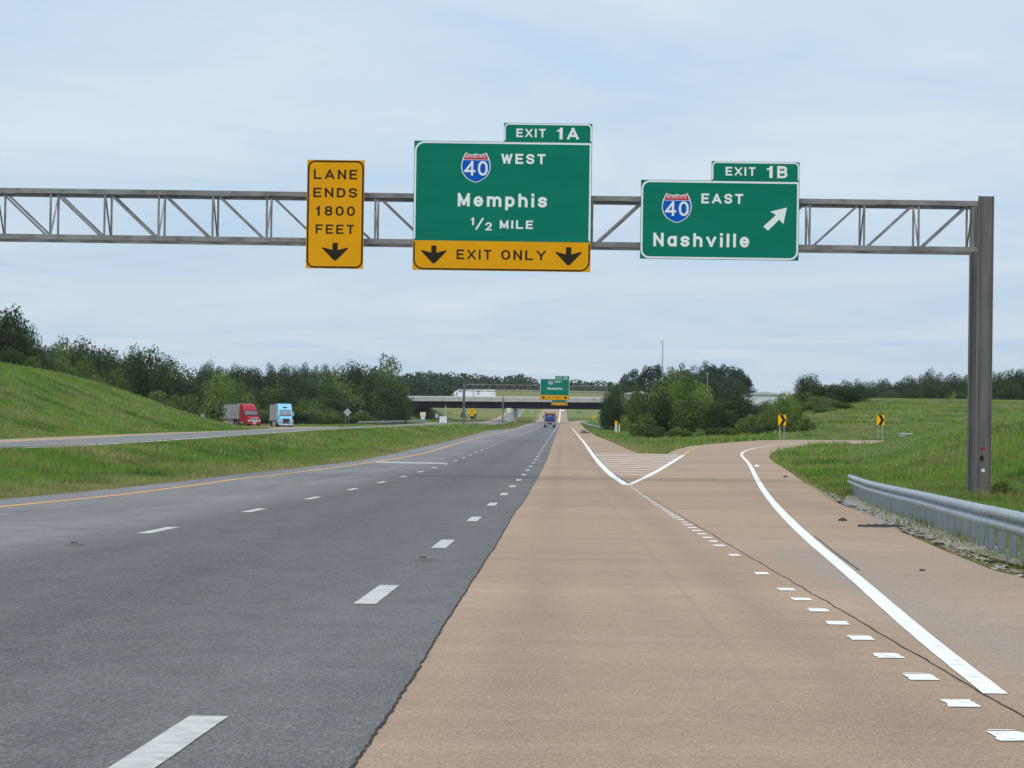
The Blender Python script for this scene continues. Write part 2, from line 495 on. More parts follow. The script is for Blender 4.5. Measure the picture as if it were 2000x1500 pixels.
# ------------------------------------------------------------------ flat sheets: roads and paint
def pip(poly, X, Y):
    X = np.asarray(X, float); Y = np.asarray(Y, float)
    r = np.zeros(X.shape, bool)
    n = len(poly)
    for i in range(n):
        x1, y1 = poly[i]; x2, y2 = poly[(i + 1) % n]
        if y1 == y2: continue
        c = ((y1 > Y) != (y2 > Y)) & (X < (x2 - x1) * (Y - y1) / (y2 - y1) + x1)
        r ^= c
    return r

def densify(pts, step=None, closed=False):
    out = []
    n = len(pts)
    for i in range(n if closed else n - 1):
        a = np.array(pts[i], float); b = np.array(pts[(i + 1) % n], float)
        L = np.linalg.norm(b - a)
        st = step or max(.5, min(20, .02 * min(a[1], b[1])))
        m = max(1, int(L / st))
        for j in range(m):
            out.append(a + (b - a) * j / m)
    if not closed: out.append(np.array(pts[-1], float))
    return np.array(out)

def levels(a, b, k=.012, lo=.5, hi=15):
    r = [a]
    while r[-1] < b:
        r.append(r[-1] + max(lo, min(hi, k * r[-1])))
    return np.array(r)

def sheet(name, poly, material, dz, attrs=None, xk=.008, skirt=.0):
    poly = densify(poly, closed=True)
    x0, y0 = poly.min(0); x1, y1 = poly.max(0)
    pts = []
    for y in levels(y0 + .3, y1):
        sx = max(.5, min(4, xk * y))
        xs = np.arange(math.floor(x0 / sx) * sx, x1, sx)
        pts.append(np.stack([xs, np.full_like(xs, y)], 1))
    pts = np.concatenate(pts)
    pts = pts[pip(poly, pts[:, 0], pts[:, 1])]
    allp = np.concatenate([poly, pts])
    n = len(poly)
    vs, es, fs, *_ = delaunay_2d_cdt([Vector(p) for p in allp], [(i, (i + 1) % n) for i in range(n)], [], 1, 1e-4)
    V = np.array([(v.x, v.y) for v in vs])
    Z = S(V[:, 0], V[:, 1]) + dz
    f2 = []
    for f in fs:
        a, b, c = (V[i] for i in f[:3])
        f2.append(tuple(f) if (b[0]-a[0])*(c[1]-a[1])-(b[1]-a[1])*(c[0]-a[0]) > 0 else tuple(reversed(f)))
    verts = [tuple((*p, z)) for p, z in zip(V, Z)]
    if skirt:
        cnt = {}
        for f in f2:
            for i in range(len(f)):
                e = (f[i], f[(i + 1) % len(f)])
                cnt[e] = 1
        n0 = len(verts); low = {}
        for (i, j) in list(cnt):
            if (j, i) in cnt: continue
            for q in (i, j):
                if q not in low:
                    low[q] = len(verts); x, y, z = verts[q]; verts.append((x, y, z - skirt))
            f2.append((j, i, low[i], low[j]))
    o = mesh_obj(name, verts, f2, material)
    if attrs:
        VX = np.array([v[0] for v in verts]); VY = np.array([v[1] for v in verts])
        for an, fn in attrs.items():
            a = o.data.attributes.new(an, 'FLOAT', 'POINT')
            a.data.foreach_set('value', np.asarray(fn(VX, VY), np.float32))
    return o

def vnoise(X, Y, seed=0):
    X = np.asarray(X, float); Y = np.asarray(Y, float)
    xi = np.floor(X).astype(int); yi = np.floor(Y).astype(int)
    fx = X - xi; fy = Y - yi
    fx = fx * fx * (3 - 2 * fx); fy = fy * fy * (3 - 2 * fy)
    def h(a, b):
        n = (a * 374761393 + b * 668265263 + seed * 1274126177) & 0x7fffffff
        n = ((n ^ (n >> 13)) * 1274126177) & 0x7fffffff
        return ((n ^ (n >> 16)) & 0xffff) / 65535.0
    return (h(xi, yi) * (1 - fx) + h(xi + 1, yi) * fx) * (1 - fy) + (h(xi, yi + 1) * (1 - fx) + h(xi + 1, yi + 1) * fx) * fy

def fbm(X, Y, sc, seed=0, o=4):
    r = 0; a = .5; t = 0
    for i in range(o):
        r = r + a * vnoise(X / sc, Y / sc, seed + i); t += a
        a *= .55; sc = sc / 2.1
    return r / t

DZ_C, DZ_A = .014, .022
DZ_L, DZ_M = DZ_C + .004, DZ_A + .004
# left shoulder edge of the near carriageway
left_edge = np.concatenate([[(-10.25, 5), (-10.3, 40)], GP([(0, 977.8), (227, 956), (453, 929), (700, 900.7), (880, 862), (952, 842), (1001, 837.6)])])
left_edge = left_edge[np.argsort(left_edge[:, 1])]
left_edge = np.concatenate([left_edge, [(-10.0, 800), (-9.9, 1085)]])
ragged = []
for y in levels(5, 1085, .005, .07, 6):
    ragged.append((float(np.interp(y, (5, 20, 50), (-.71, -.70, -.77))) + .008 * (vnoise(y * 2.1, 0) - .5) + .012 * (vnoise(y * 9, 3) - .5) + .03 * (vnoise(y * .2, 5) - .5), y))
ragged = np.array(ragged)
asphalt_poly = np.concatenate([left_edge, ragged[::-1]])
def asphalt_tone(X, Y):
    t = sm(X, -4.4, -6.3) * .8
    t = t + .22 * np.exp(-((X + 1.2) / .8) ** 2)                           # paler by the joint
    t = t + .10 * np.exp(-((X + 3.1) / .5) ** 2) - .06 * np.exp(-((X + 2.2) / .35) ** 2) - .06 * np.exp(-((X + 4.0) / .35) ** 2)
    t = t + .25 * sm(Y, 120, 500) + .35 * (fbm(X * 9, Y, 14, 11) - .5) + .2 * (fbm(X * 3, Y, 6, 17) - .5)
    return np.clip(t, 0, 1)
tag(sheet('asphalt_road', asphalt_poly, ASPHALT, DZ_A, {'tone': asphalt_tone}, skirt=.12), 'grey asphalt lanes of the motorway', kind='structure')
# crumbled dark lip of the overlay along the joint
def ribbon(name, pts, width, material, dz, vary=0.0, step=None, smooth_w=None):
    pts = densify(pts, step)
    d = np.gradient(pts, axis=0); d /= np.linalg.norm(d, axis=1)[:, None] + 1e-9
    nrm = np.stack([-d[:, 1], d[:, 0]], 1)
    wv = np.full(len(pts), width / 2) if np.isscalar(width) else np.interp(np.linspace(0, 1, len(pts)), np.linspace(0, 1, len(width)), width) / 2
    w1 = wv * (1 + vary * (rng.random(len(pts)) - .5)); w2 = wv * (1 + vary * (rng.random(len(pts)) - .5))
    A = pts + nrm * w1[:, None]; B = pts - nrm * w2[:, None]
    return A, B
class Paint:
    def __init__(s): s.v, s.f = [], []
    def strip(s, A, B, dz):
        n = len(s.v)
        for a, b in zip(A, B):
            s.v += [(a[0], a[1], float(S(*a)) + dz), (b[0], b[1], float(S(*b)) + dz)]
        s.f += [(n + 2 * i, n + 2 * i + 1, n + 2 * i + 3, n + 2 * i + 2) for i in range(len(A) - 1)]
    def line(s, pts, width, dz=DZ_L, vary=0.05, step=None):
        A, B = ribbon('', pts, width, None, dz, vary, step); s.strip(A, B, dz)
    def build(s, name, m, label=None):
        o = mesh_obj(name, s.v, s.f, m)
        bm = bmesh.new(); bm.from_mesh(o.data); bmesh.ops.recalc_face_normals(bm, faces=bm.faces)
        if sum(f.normal.z for f in bm.faces) < 0: bmesh.ops.reverse_faces(bm, faces=bm.faces)
        bm.to_mesh(o.data); bm.free()
        return tag(o, label, kind='structure')
p = Paint()
lip = ragged[(ragged[:, 1] < 260)]
p.line(lip + np.array((.006, 0)), [.008, .008, .010, .012], DZ_C + .003, 1.4, .08)
p.build('asphalt_lip', CRACK, 'dark crumbled edge of the asphalt beside the concrete')

# concrete: exit lane, ramp and the road beyond the bridge, one outline
r_near = GP([(2000, 1133), (1935, 1114.7), (1844, 1078), (1753, 1037.6), (1690, 1006), (1626, 979), (1590, 956), (1545, 924)])
r_near = np.concatenate([r_near, [(10.6, 161), (11.6, 181), (13, 200), (15, 217), (18.5, 235), (23, 247), (30, 255), (40, 259)]])
r_far = np.array([(41, 276), (30, 274), (22, 271), (16, 266), (12, 258), (9.7, 246), (7.6, 218), (6.3, 193)])
g_left = GP([(1246, 886), (1223, 877), (1206, 869), (1164, 851.5), (1138, 833.0)])
print('R_NEAR', np.round(r_near, 1).tolist()); print('R_FAR', np.round(r_far, 1).tolist()); print('G_LEFT', np.round(g_left, 1).tolist())
dirn = r_near[-1] - r_near[-2]; dirn /= np.linalg.norm(dirn)
dirf = r_far[0] - r_far[1]; dirf /= np.linalg.norm(dirf)
conc_poly = np.concatenate([[(-.9, 5), (4.05, 5), (4.1, 20)], r_near, [r_near[-1] + dirn * 12, r_near[-1] + dirn * 26], [r_far[0] + dirf * 22, r_far[0] + dirf * 8], r_far, g_left,
    [(5.9, 800), (5.2, 1000), (8, 1090), (14, 1180), (20, 1260), (23.5, 1250), (25, 1285), (16, 1275), (6, 1190), (2.0, 1150), (1.6, 1560), (-9.2, 1560), (-9.6, 1080), (-.9, 1080)]])
def conc_tone(X, Y):
    t = .45 + .75 * (fbm(X * .5, Y, 7, 3) - .5) + .5 * (fbm(X * 1.5, Y * 2.5, 6, 13) - .5) + .3 * (fbm(X * 2, Y * 3, 5, 8) - .5)
    for xx, s_, a in ((-.15, .30, -.24), (.62, .05, -.16), (1.35, .10, -.28), (1.45, .4, -.14)):
        t = t + a * np.exp(-((X - xx) / s_) ** 2)
    t = t + .25 * np.exp(-((Y - 17.0) / .5) ** 2) * np.exp(-((X - .6) / .8) ** 2)
    t = t + .3 * sm(Y, 900, 1150)
    t = t - .16 * sm(X, 3.2, 4.4) * (1 - sm(Y, 60, 100))
    return np.clip(t, 0, 1)
def conc_grey(X, Y):
    lim = 2.02 + .0 * Y
    g = sm(X, lim, lim + .25) * (1 - sm(Y, 33, 43)) * .75
    g = g * (.65 + .6 * (fbm(X * 2, Y, 4, 4))) * (1 - .55 * sm(X, 2.5, 3.3))
    g = g + .4 * sm(Y, 950, 1150)
    rr = np.where((X > 6) & (Y > 140), .35, 0)
    return np.clip(g + rr * fbm(X, Y, 8, 6), 0, 1)
tag(sheet('concrete_road', conc_poly, CONCRETE, DZ_C, {'tone': conc_tone, 'grey': conc_grey}, skirt=.12), 'tan concrete exit lane and ramp', kind='structure')

# opposite carriageway: asphalt towards us, concrete shoulder beyond
onear = [(-21.7, 30), (-21.7, 420), (-19, 700), (-17.2, 800), (-17.2, 1000), (-19.0, 1560)]
omid = [(-28.6, 30), (-28.6, 420), (-26, 700), (-23.4, 800), (-23.2, 1000), (-23.5, 1560)]
ofar = [(-34.3, 30), (-34.3, 400), (-31, 700), (-26.8, 800), (-26.5, 1000), (-24.5, 1560)]
tag(sheet('asphalt_road', onear + omid[::-1], ASPHALT, DZ_C, {'tone': lambda X, Y: np.clip(.75 + .4 * (fbm(X, Y, 12, 5) - .5), 0, 1)}, skirt=.1), 'grey asphalt of the opposite carriageway', kind='structure')
tag(sheet('concrete_shoulder', omid + ofar[::-1], CONCRETE, DZ_C, {'tone': lambda X, Y: np.clip(.6 + .5 * (fbm(X, Y, 12, 5) - .5), 0, 1), 'grey': lambda X, Y: X * 0}, skirt=.1), 'tan concrete shoulder of the opposite carriageway', kind='structure')
# merging ramp behind the left hill
ramp_poly = [(-33.9, 330), (-38.5, 420), (-44, 500), (-50, 535), (-56, 560), (-72, 606), (-90, 640), (-94, 650), (-74, 622), (-58, 586), (-45, 556), (-36, 520), (-32.5, 470)]
tag(sheet('ramp_road', ramp_poly[::-1], CONCRETE, .03, {'tone': lambda X, Y: X * 0 + .6, 'grey': lambda X, Y: X * 0 + .1}, skirt=.1), 'tan concrete ramp curving in from behind the hill', kind='structure')
slope_poly = [(-33, 790), (-29.2, 740), (-28.4, 790), (-33, 880), (-41, 960), (-44, 960)]
tag(sheet('slip_road', slope_poly, CONCRETE, .03, {'tone': lambda X, Y: X * 0 + .7, 'grey': lambda X, Y: X * 0 + .4}), 'pale slip road rising under the bridge', kind='structure')

# ------------------------------------------------------------------ painted markings
def chaikin(q):
    q = np.asarray(q, float); o_ = [q[0]]
    for a, b in zip(q[:-1], q[1:]): o_ += [a * .75 + b * .25, a * .25 + b * .75]
    return np.array(o_ + [q[-1]])
d1 = Paint()
for i in range(0, 36):
    yc = 11.42 + 12.2 * i
    if yc > 470: break
    xl_ = lambda q: float(np.interp(q, (9, 13, 24, 36, 60, 120, 300), (-1.46, -1.395, -1.33, -1.30, -1.29, -1.285, -1.32)))
    d1.line([(xl_(yc - 1.5), yc - 1.5), (xl_(yc + 1.5), yc + 1.5)], .155, dz=DZ_M, vary=.05, step=.3)
for i in range(0, 34):
    yc = 39.5 + 12.2 * i
    if yc > 470: break
    d1.line([(-4.93, yc - 1.5), (-4.93, yc + 1.5)], .155, dz=DZ_M, vary=.05, step=.3)
d1.line([(-1.32, 470), (-1.4, 1060)], .12, dz=DZ_M, step=5); d1.line([(-5.0, 470), (-5.0, 760)], .12, dz=DZ_M, step=5)
d1.build('lane_line', DASH_LINE, 'white dashes between the asphalt lanes')
yl = np.concatenate([[(-9.05, 20)], GP([(0, 993), (227, 969.6), (453, 938.8), (650, 915), (831, 885.7), (928, 857), (976, 846), (1005, 838.7)])])
yl = yl[np.argsort(yl[:, 1])]
p = Paint(); p.line(np.concatenate([yl, [(-8.9, 1050)]]), [.17] * 6 + [.12], dz=DZ_M, vary=.08)
ry = np.array([(7.05, 188), (8.3, 212), (10.1, 240), (12.6, 252), (16.4, 260.5), (22, 266), (30, 269.5), (40, 271.5)])
p.line(ry, .16)
p.build('yellow_edge_line', YELLOW_LINE, 'yellow line along the left edge of the road and ramp')
p = Paint()
gl = GP([(1223, 948), (1197.6, 931), (1170, 904), (1151, 879), (1134.6, 857), (1118, 836)])
p.line(gl, [.20, .24, .2, .17, .15, .13])
gr = GP([(1227, 948.5), (1269, 929), (1311, 904)]); gr = chaikin(np.concatenate([gr, [(7.05, 188)]]))
p.line(gr, [.12, .19, .2, .2])
rl = np.concatenate([GP([(1944, 1362), (1799, 1246), (1708, 1165), (1645, 1110), (1572, 1049), (1513, 988), (1481, 942), (1464, 905)]), [(10.5, 190), (11.7, 209), (13.5, 226), (17, 243), (22, 254), (30, 262), (40, 266)]])
rl = chaikin(chaikin(rl))
p.line(rl, [.115, .125, .13, .14, .15, .15, .16, .16, .16, .16, .15, .15], vary=.07)
op = [(x + .35, y) for x, y in onear]
p.line(op, .15, dz=DZ_C + .012)
p.line([(-1.2, 1085), (-1.2, 1560)], .5, dz=DZ_L, step=10)
p.line([(6.0, 1165), (15, 1225), (22, 1250)], .4, dz=DZ_L)
p.build('white_edge_line', WHITE_LINE, 'bright white solid edge lines of the exit lane and gore')
p = Paint()
ts = GP([(735, 904.6), (868, 907.0)]); tt = GP([(735, 902.6), (868, 905.2)]); p.strip(densify(ts, .5), densify(tt, .5)[:len(densify(ts, .5))], DZ_M)
p.build('transverse_line', DASH_LINE, 'thin white line across the left lane')
p = Paint()
for i in range(55):
    yc = 9.44 + 1.62 * i
    if yc > 93: break
    xc = 1.775 + .0018 * (yc - 14.5)
    if 27 < yc < 36 and i % 3: continue
    L = .42 if yc < 26 else .5
    wd = (.135 if yc < 40 else .14) * (1 - .35 * (vnoise(i * 1.7, 3) if yc > 26 else 0))
    A = []; B = []
    for t in np.linspace(-.5, .5, 6):
        j1, j2 = .02 * (rng.random() - .5), .05 * (rng.random() - .5)
        A.append((xc - wd / 2 + j2 * .4, yc + t * L)); B.append((xc + wd / 2 + j1, yc + t * L + .02))
    p.strip(A, B, DZ_L)
    if yc < 26 and i % 2 == 0:       # flaked: a missing notch shows as a second sliver
        p.strip([(xc - wd * .4, yc + L * .62), (xc - wd * .4, yc + L * .7)], [(xc + wd * .4, yc + L * .64), (xc + wd * .4, yc + L * .7)], DZ_L)
p.build('dotted_line', WHITE_LINE, 'short white dotted marks leading to the gore')
p = Paint()
def on_line(poly, y):
    i = 0
    q = poly[np.argsort(poly[:, 1])]
    return float(np.interp(y, q[:, 1], q[:, 0]))
for k_, yy in enumerate((887.5, 891, 895, 898.5, 902, 906, 910, 913.5, 917.5, 922, 927)):
    ya, yb = G(1225, yy + .85)[1], G(1225, yy - .85)[1]
    A = []; B = []
    for f_ in np.linspace(0, 1, 24):
        ja, jb = (yb - ya) * .25 * (vnoise(f_ * 9, yy) - .5), (yb - ya) * .25 * (vnoise(f_ * 9, yy + 50) - .5)
        for q_, yq, l_ in ((A, ya + ja, 0), (B, yb + jb, 0)):
            xa, xb = on_line(gl, yq) + .14, on_line(gr, yq) - .14
            q_.append((xa + (xb - xa) * f_, yq - .6 * f_))
    p.strip(A, B, DZ_L)
p.build('gore_stripe', GORE_LINE, 'faded white stripes across the gore')
p = Paint()
ck = []
for y in levels(9, 96, .01, .25, 2):
    ck.append((1.955 - .0003 * (y - 14) + .016 * (vnoise(y * 1.6, 2) - .5) + .012 * (vnoise(y * 5, 4) - .5) + (.02 if 41.5 < y < 43 else 0), y))
p.line(ck, [.009, .011, .014, .022], DZ_C + .004, .9, .15)
gl2 = gl + np.array((.14, 0)); p.line(gl2[:4], .035, DZ_C + .004, .6)
p.line(GP([(1678, 1117), (1640, 1089), (1592, 1050)]), .014, DZ_C + .004, .8)
for (yj, a0, a1) in ((45.0, -.6, 1.8), (63.0, -.6, 1.8)):
    q = [(x, yj + .12 * (vnoise(x * 4, yj) - .5)) for x in np.arange(a0, a1, .15)]
    p.line(q, .012, DZ_C + .003, 1.2)
p.build('pavement_joint', CRACK, 'dark joint and cracks in the concrete')

# ------------------------------------------------------------------ the land
def axis(dense0, dense1, step, lim0, lim1, g=1.12):
    a = list(np.arange(dense0, dense1 + 1e-6, step))
    s_ = step; x = dense1
    while x < lim1:
        s_ *= g; x += s_; a.append(x)
    s_ = step; x = dense0; b = []
    while x > lim0:
        s_ *= g; x -= s_; b.append(x)
    return np.array(b[::-1] + a)
gx = axis(-44, 44, .7, -1100, 1100)
gx = np.unique(np.concatenate([gx, [-46, -34, -28, -21.7, -10.7]]))
gy = np.concatenate([np.arange(-30, 320, 1.5), levels(320, 2200, .01, 3, 20), np.arange(2250, 2700, 100)])
XX, YY = np.meshgrid(gx, gy)
ZZ = S(XX, YY) - .055
nx, ny = len(gx), len(gy)
idx = np.arange(nx * ny).reshape(ny, nx)
quads = np.stack([idx[:-1, :-1], idx[:-1, 1:], idx[1:, 1:], idx[1:, :-1]], -1).reshape(-1, 4)
me = bpy.data.meshes.new('ground')
me.vertices.add(nx * ny)
me.vertices.foreach_set('co', np.stack([XX, YY, ZZ], -1).astype(np.float32).ravel())
me.loops.add(len(quads) * 4); me.loops.foreach_set('vertex_index', quads.astype(np.int32).ravel())
me.polygons.add(len(quads)); me.polygons.foreach_set('loop_start', np.arange(0, len(quads) * 4, 4, dtype=np.int32))
me.polygons.foreach_set('use_smooth', np.ones(len(quads), bool))
me.materials.append(GROUND)
me.update(calc_edges=True); me.validate()
rn_sorted = r_near[:10]
def dry_mask(X, Y):
    le = np.interp(Y, left_edge[:, 1], left_edge[:, 0])
    n_ = fbm(X, Y, 3, 21)
    d = le - X
    m = ((d > -.5) & (d < 3)) * np.clip(1.25 - np.maximum(d, 0) / (.5 + 2.0 * n_), 0, 1)
    q = r_near[:11]
    re_ = np.interp(Y, q[:, 1], q[:, 0])
    d = X - re_
    m = np.maximum(m, ((d > -.5) & (d < 2.4) & (Y < 160)) * np.clip(1.15 - np.maximum(d, 0) / (.3 + 1.4 * n_), 0, 1))
    gg = g_left[np.argsort(g_left[:, 1])]
    d = X - np.interp(Y, gg[:, 1], gg[:, 0])
    m = np.maximum(m, ((d > -.5) & (d < 3) & (Y > 165) & (Y < 330)) * np.clip(1.1 - np.maximum(d, 0) / 2.2, 0, 1) * .8)
    m = np.maximum(m, ((X > -21.8) & (X < -20.9)) * .5)
    m = np.maximum(m, (Y > 1150) * (.15 + .5 * fbm(X, Y, 40, 77)))
    return np.clip(m, 0, 1)
a = me.attributes.new('dry', 'FLOAT', 'POINT')
a.data.foreach_set('value', dry_mask(XX.ravel(), YY.ravel()).astype(np.float32))
ground = bpy.data.objects.new('ground', me); COL.objects.link(ground)
tag(ground, 'rolling grass-covered land either side of the motorway', kind='structure')

# broken stone between the ramp and the near guard rail
rub = np.concatenate([GP([(1632, 976), (1690, 1004), (1753, 1034), (1800, 1046), (1880, 1070), (1960, 1094), (2020, 1110)]), GP([(2060, 1090), (1960, 1070), (1860, 1035), (1760, 995), (1690, 970), (1655, 962)])])
tag(sheet('rubble_ground', rub, RUBBLE, -.012), 'grey broken stone and dirt beside the near guard rail', kind='structure')
mb = MB()
for _ in range(900):
    t = rng.random(); y = 30 + 70 * t * t
    x = edge_r(y) + .1 + rng.random() * 1.2
    s_ = .02 + .05 * rng.random() ** 2
    c = on(x, y, -.02)
    vs = [c + Vector((rng.normal() * s_, rng.normal() * s_, rng.random() * s_ * .7)) for _ in range(5)]
    mb.add(vs, [(0, 1, 2), (0, 2, 3), (0, 3, 4), (1, 2, 4), (2, 3, 4)])
o = mb.build('rubble', RUBBLE); tag(o, 'loose grey stones between the ramp edge and guard rail', kind='stuff')
# ------------------------------------------------------------------ grass
pav = [asphalt_poly, conc_poly, np.array(onear + ofar[::-1]), np.array(ramp_poly), np.array(slope_poly)]
def grass(name, label, n, y0, y1, xl, xr, h0, h1, short_edge=None, power=1.0, dens=None, wk=1.0, seed=1, tint=(1, 1, 1)):
    r = np.random.default_rng(seed)
    u_ = r.random(n)
    if power == 2: Y = 1 / (1 / y0 + (1 / y1 - 1 / y0) * u_)
    else: Y = y0 * (y1 / y0) ** u_
    a = np.array([0.0]) 
    L = xl(Y); Rr = xr(Y)
    X = L + (Rr - L) * r.random(n)
    keep = np.ones(n, bool)
    for pl in pav: keep &= ~pip(pl, X, Y)
    if dens is not None: keep &= r.random(n) < dens(X, Y)
    X, Y = X[keep], Y[keep]; n = len(X)
    Z = S(X, Y) - .06
    cl = fbm(X, Y, 2.2, 31); big = fbm(X, Y, 9, 41)
    dry = dry_mask(X, Y)
    H = (h0 + (h1 - h0) * np.clip((cl - .25) * 2, 0, 1)) * (.6 + .6 * r.random(n)) * (1 - .65 * dry)
    if short_edge is not None: H = H * short_edge(X, Y)
    H = H * np.interp(X, (-38, -34.5, -21.5, -18.5), (1, .25, .25, 1)) * np.where((Y > 440) & (Y < 570) & (X < -30) & (X > -58), .25, 1)
    H = H * np.where((np.abs(X - 12.8) < 1.6) & (Y > 92) & (Y < 98), .5, 1)
    W = np.maximum(.008, Y / 3225 * .8 * wk) * (.6 + .7 * r.random(n))
    az = r.random(n) * 2 * math.pi
    lean = H * (.15 + .55 * r.random(n)); la = r.random(n) * 2 * math.pi
    # mostly facing the road's length so that tufts read as upright blades
    dx, dy = np.cos(az) * W / 2, np.sin(az) * W / 2
    V = np.empty((n, 5, 3), np.float32)
    mxp, myp = X + np.cos(la) * lean * .35, Y + np.sin(la) * lean * .35
    V[:, 0] = np.stack([X - dx, Y - dy, Z], 1); V[:, 1] = np.stack([X + dx, Y + dy, Z], 1)
    V[:, 2] = np.stack([mxp + dx * .8, myp + dy * .8, Z + H * .6], 1); V[:, 3] = np.stack([mxp - dx * .8, myp - dy * .8, Z + H * .6], 1)
    V[:, 4] = np.stack([X + np.cos(la) * lean, Y + np.sin(la) * lean, Z + H], 1)
    base = np.arange(n)[:, None] * 5
    q = base + np.array([[0, 1, 2, 3]]); t3 = base + np.array([[3, 2, 4]])
    li = np.concatenate([q, t3], 1).astype(np.int32).ravel()
    ls = (np.arange(n)[:, None] * 7 + np.array([[0, 4]])).astype(np.int32).ravel()
    me = bpy.data.meshes.new(name)
    me.vertices.add(n * 5); me.vertices.foreach_set('co', V.ravel())
    me.loops.add(len(li)); me.loops.foreach_set('vertex_index', li)
    me.polygons.add(n * 2); me.polygons.foreach_set('loop_start', ls)
    g1 = np.array((.165, .275, .045)); g2 = np.array((.28, .375, .085)); ol = np.array((.34, .33, .13)); st = np.array((.38, .33, .16)); dk = np.array((.06, .135, .026)); br = np.array((.24, .165, .10))
    v = np.clip((big - .3) * 2.2, 0, 1)[:, None]
    c = g1 * (1 - v) + g2 * v
    o2 = np.clip((fbm(X, Y * .6, 6, 55) - .52) * 5, 0, 1)[:, None] * .7
    c = c * (1 - o2) + ol * o2
    d2 = np.clip((fbm(X, Y, 3.3, 65) - .55) * 6, 0, 1)[:, None] * .7
    d2 = d2 * 1.25
    c = c * (1 - d2) + dk * d2
    dd = np.clip(dry * 1.1, 0, 1)[:, None] * (r.random((n, 1)) < .75)
    c = c * (1 - dd * .85) + st * dd * .85
    seedh = (r.random((n, 1)) < .05 * (1 + 2 * (big[:, None] > .55)))
    c = np.where(seedh, br, c)
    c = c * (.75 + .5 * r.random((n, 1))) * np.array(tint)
    col = np.concatenate([c, np.ones((n, 1))], 1)
    ca = me.attributes.new('hue', 'FLOAT_COLOR', 'POINT')
    ca.data.foreach_set('color', np.repeat(col, 5, 0).astype(np.float32).ravel())
    me.materials.append(GRASS)
    me.update(calc_edges=True)
    o = bpy.data.objects.new(name, me); COL.objects.link(o)
    return tag(o, label, 'grass', kind='stuff')
cst = lambda v: (lambda Y: np.full_like(Y, v))
grass('grass', 'rough green grass of the median between the carriageways', 300000, 40, 700, lambda Y: np.maximum(-22.2, -1400 * Y / 6300), lambda Y: np.interp(Y, left_edge[:, 1], left_edge[:, 0]) + .05, .14, .48, power=2, seed=1)
grass('grass', 'rough grass covering the hill on the left', 190000, 150, 640, lambda Y: np.maximum(-1400 * Y / 6300, -82), cst(-34.4), .18, .45, seed=2, wk=.8)
def sr_(X, Y): return np.clip(np.where(Y > 104, .42, .22) + (X - edge_r(Y) - .6) / 3.0, np.where(Y > 104, .4, .2), 1.0) * np.interp(Y, (150, 190), (1, .22))
grass('grass', 'tall green grass on the slope behind the guard rail', 440000, 28, 245, lambda Y: edge_r(Y) - .1, lambda Y: np.minimum(edge_r(Y) + 40, 1250 * Y / 6300 + 2), .16, .50, short_edge=sr_, power=2, dens=lambda X, Y: np.where((Y < 104) & (X < edge_r(Y) + 1.9), np.where(X < edge_r(Y) + .55, 1.0 * (Y < 62), .08), 1.0), seed=3, tint=(.95, .93, .9))
grass('grass', 'grass on the nose between the exit lane and the ramp', 60000, 160, 640, lambda Y: np.full_like(Y, 3.0), lambda Y: np.interp(Y, (160, 290, 640), (14, 26, 40)), .15, .45, seed=4)
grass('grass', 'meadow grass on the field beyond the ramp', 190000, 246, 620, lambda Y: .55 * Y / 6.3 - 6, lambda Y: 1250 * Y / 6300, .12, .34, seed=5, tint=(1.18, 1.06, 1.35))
grass('grass', 'grass on the banks near the bridge', 50000, 600, 1300, lambda Y: np.full_like(Y, -52.0), lambda Y: np.full_like(Y, 30.0), .25, .6, seed=6, tint=(.95, .9, 1))

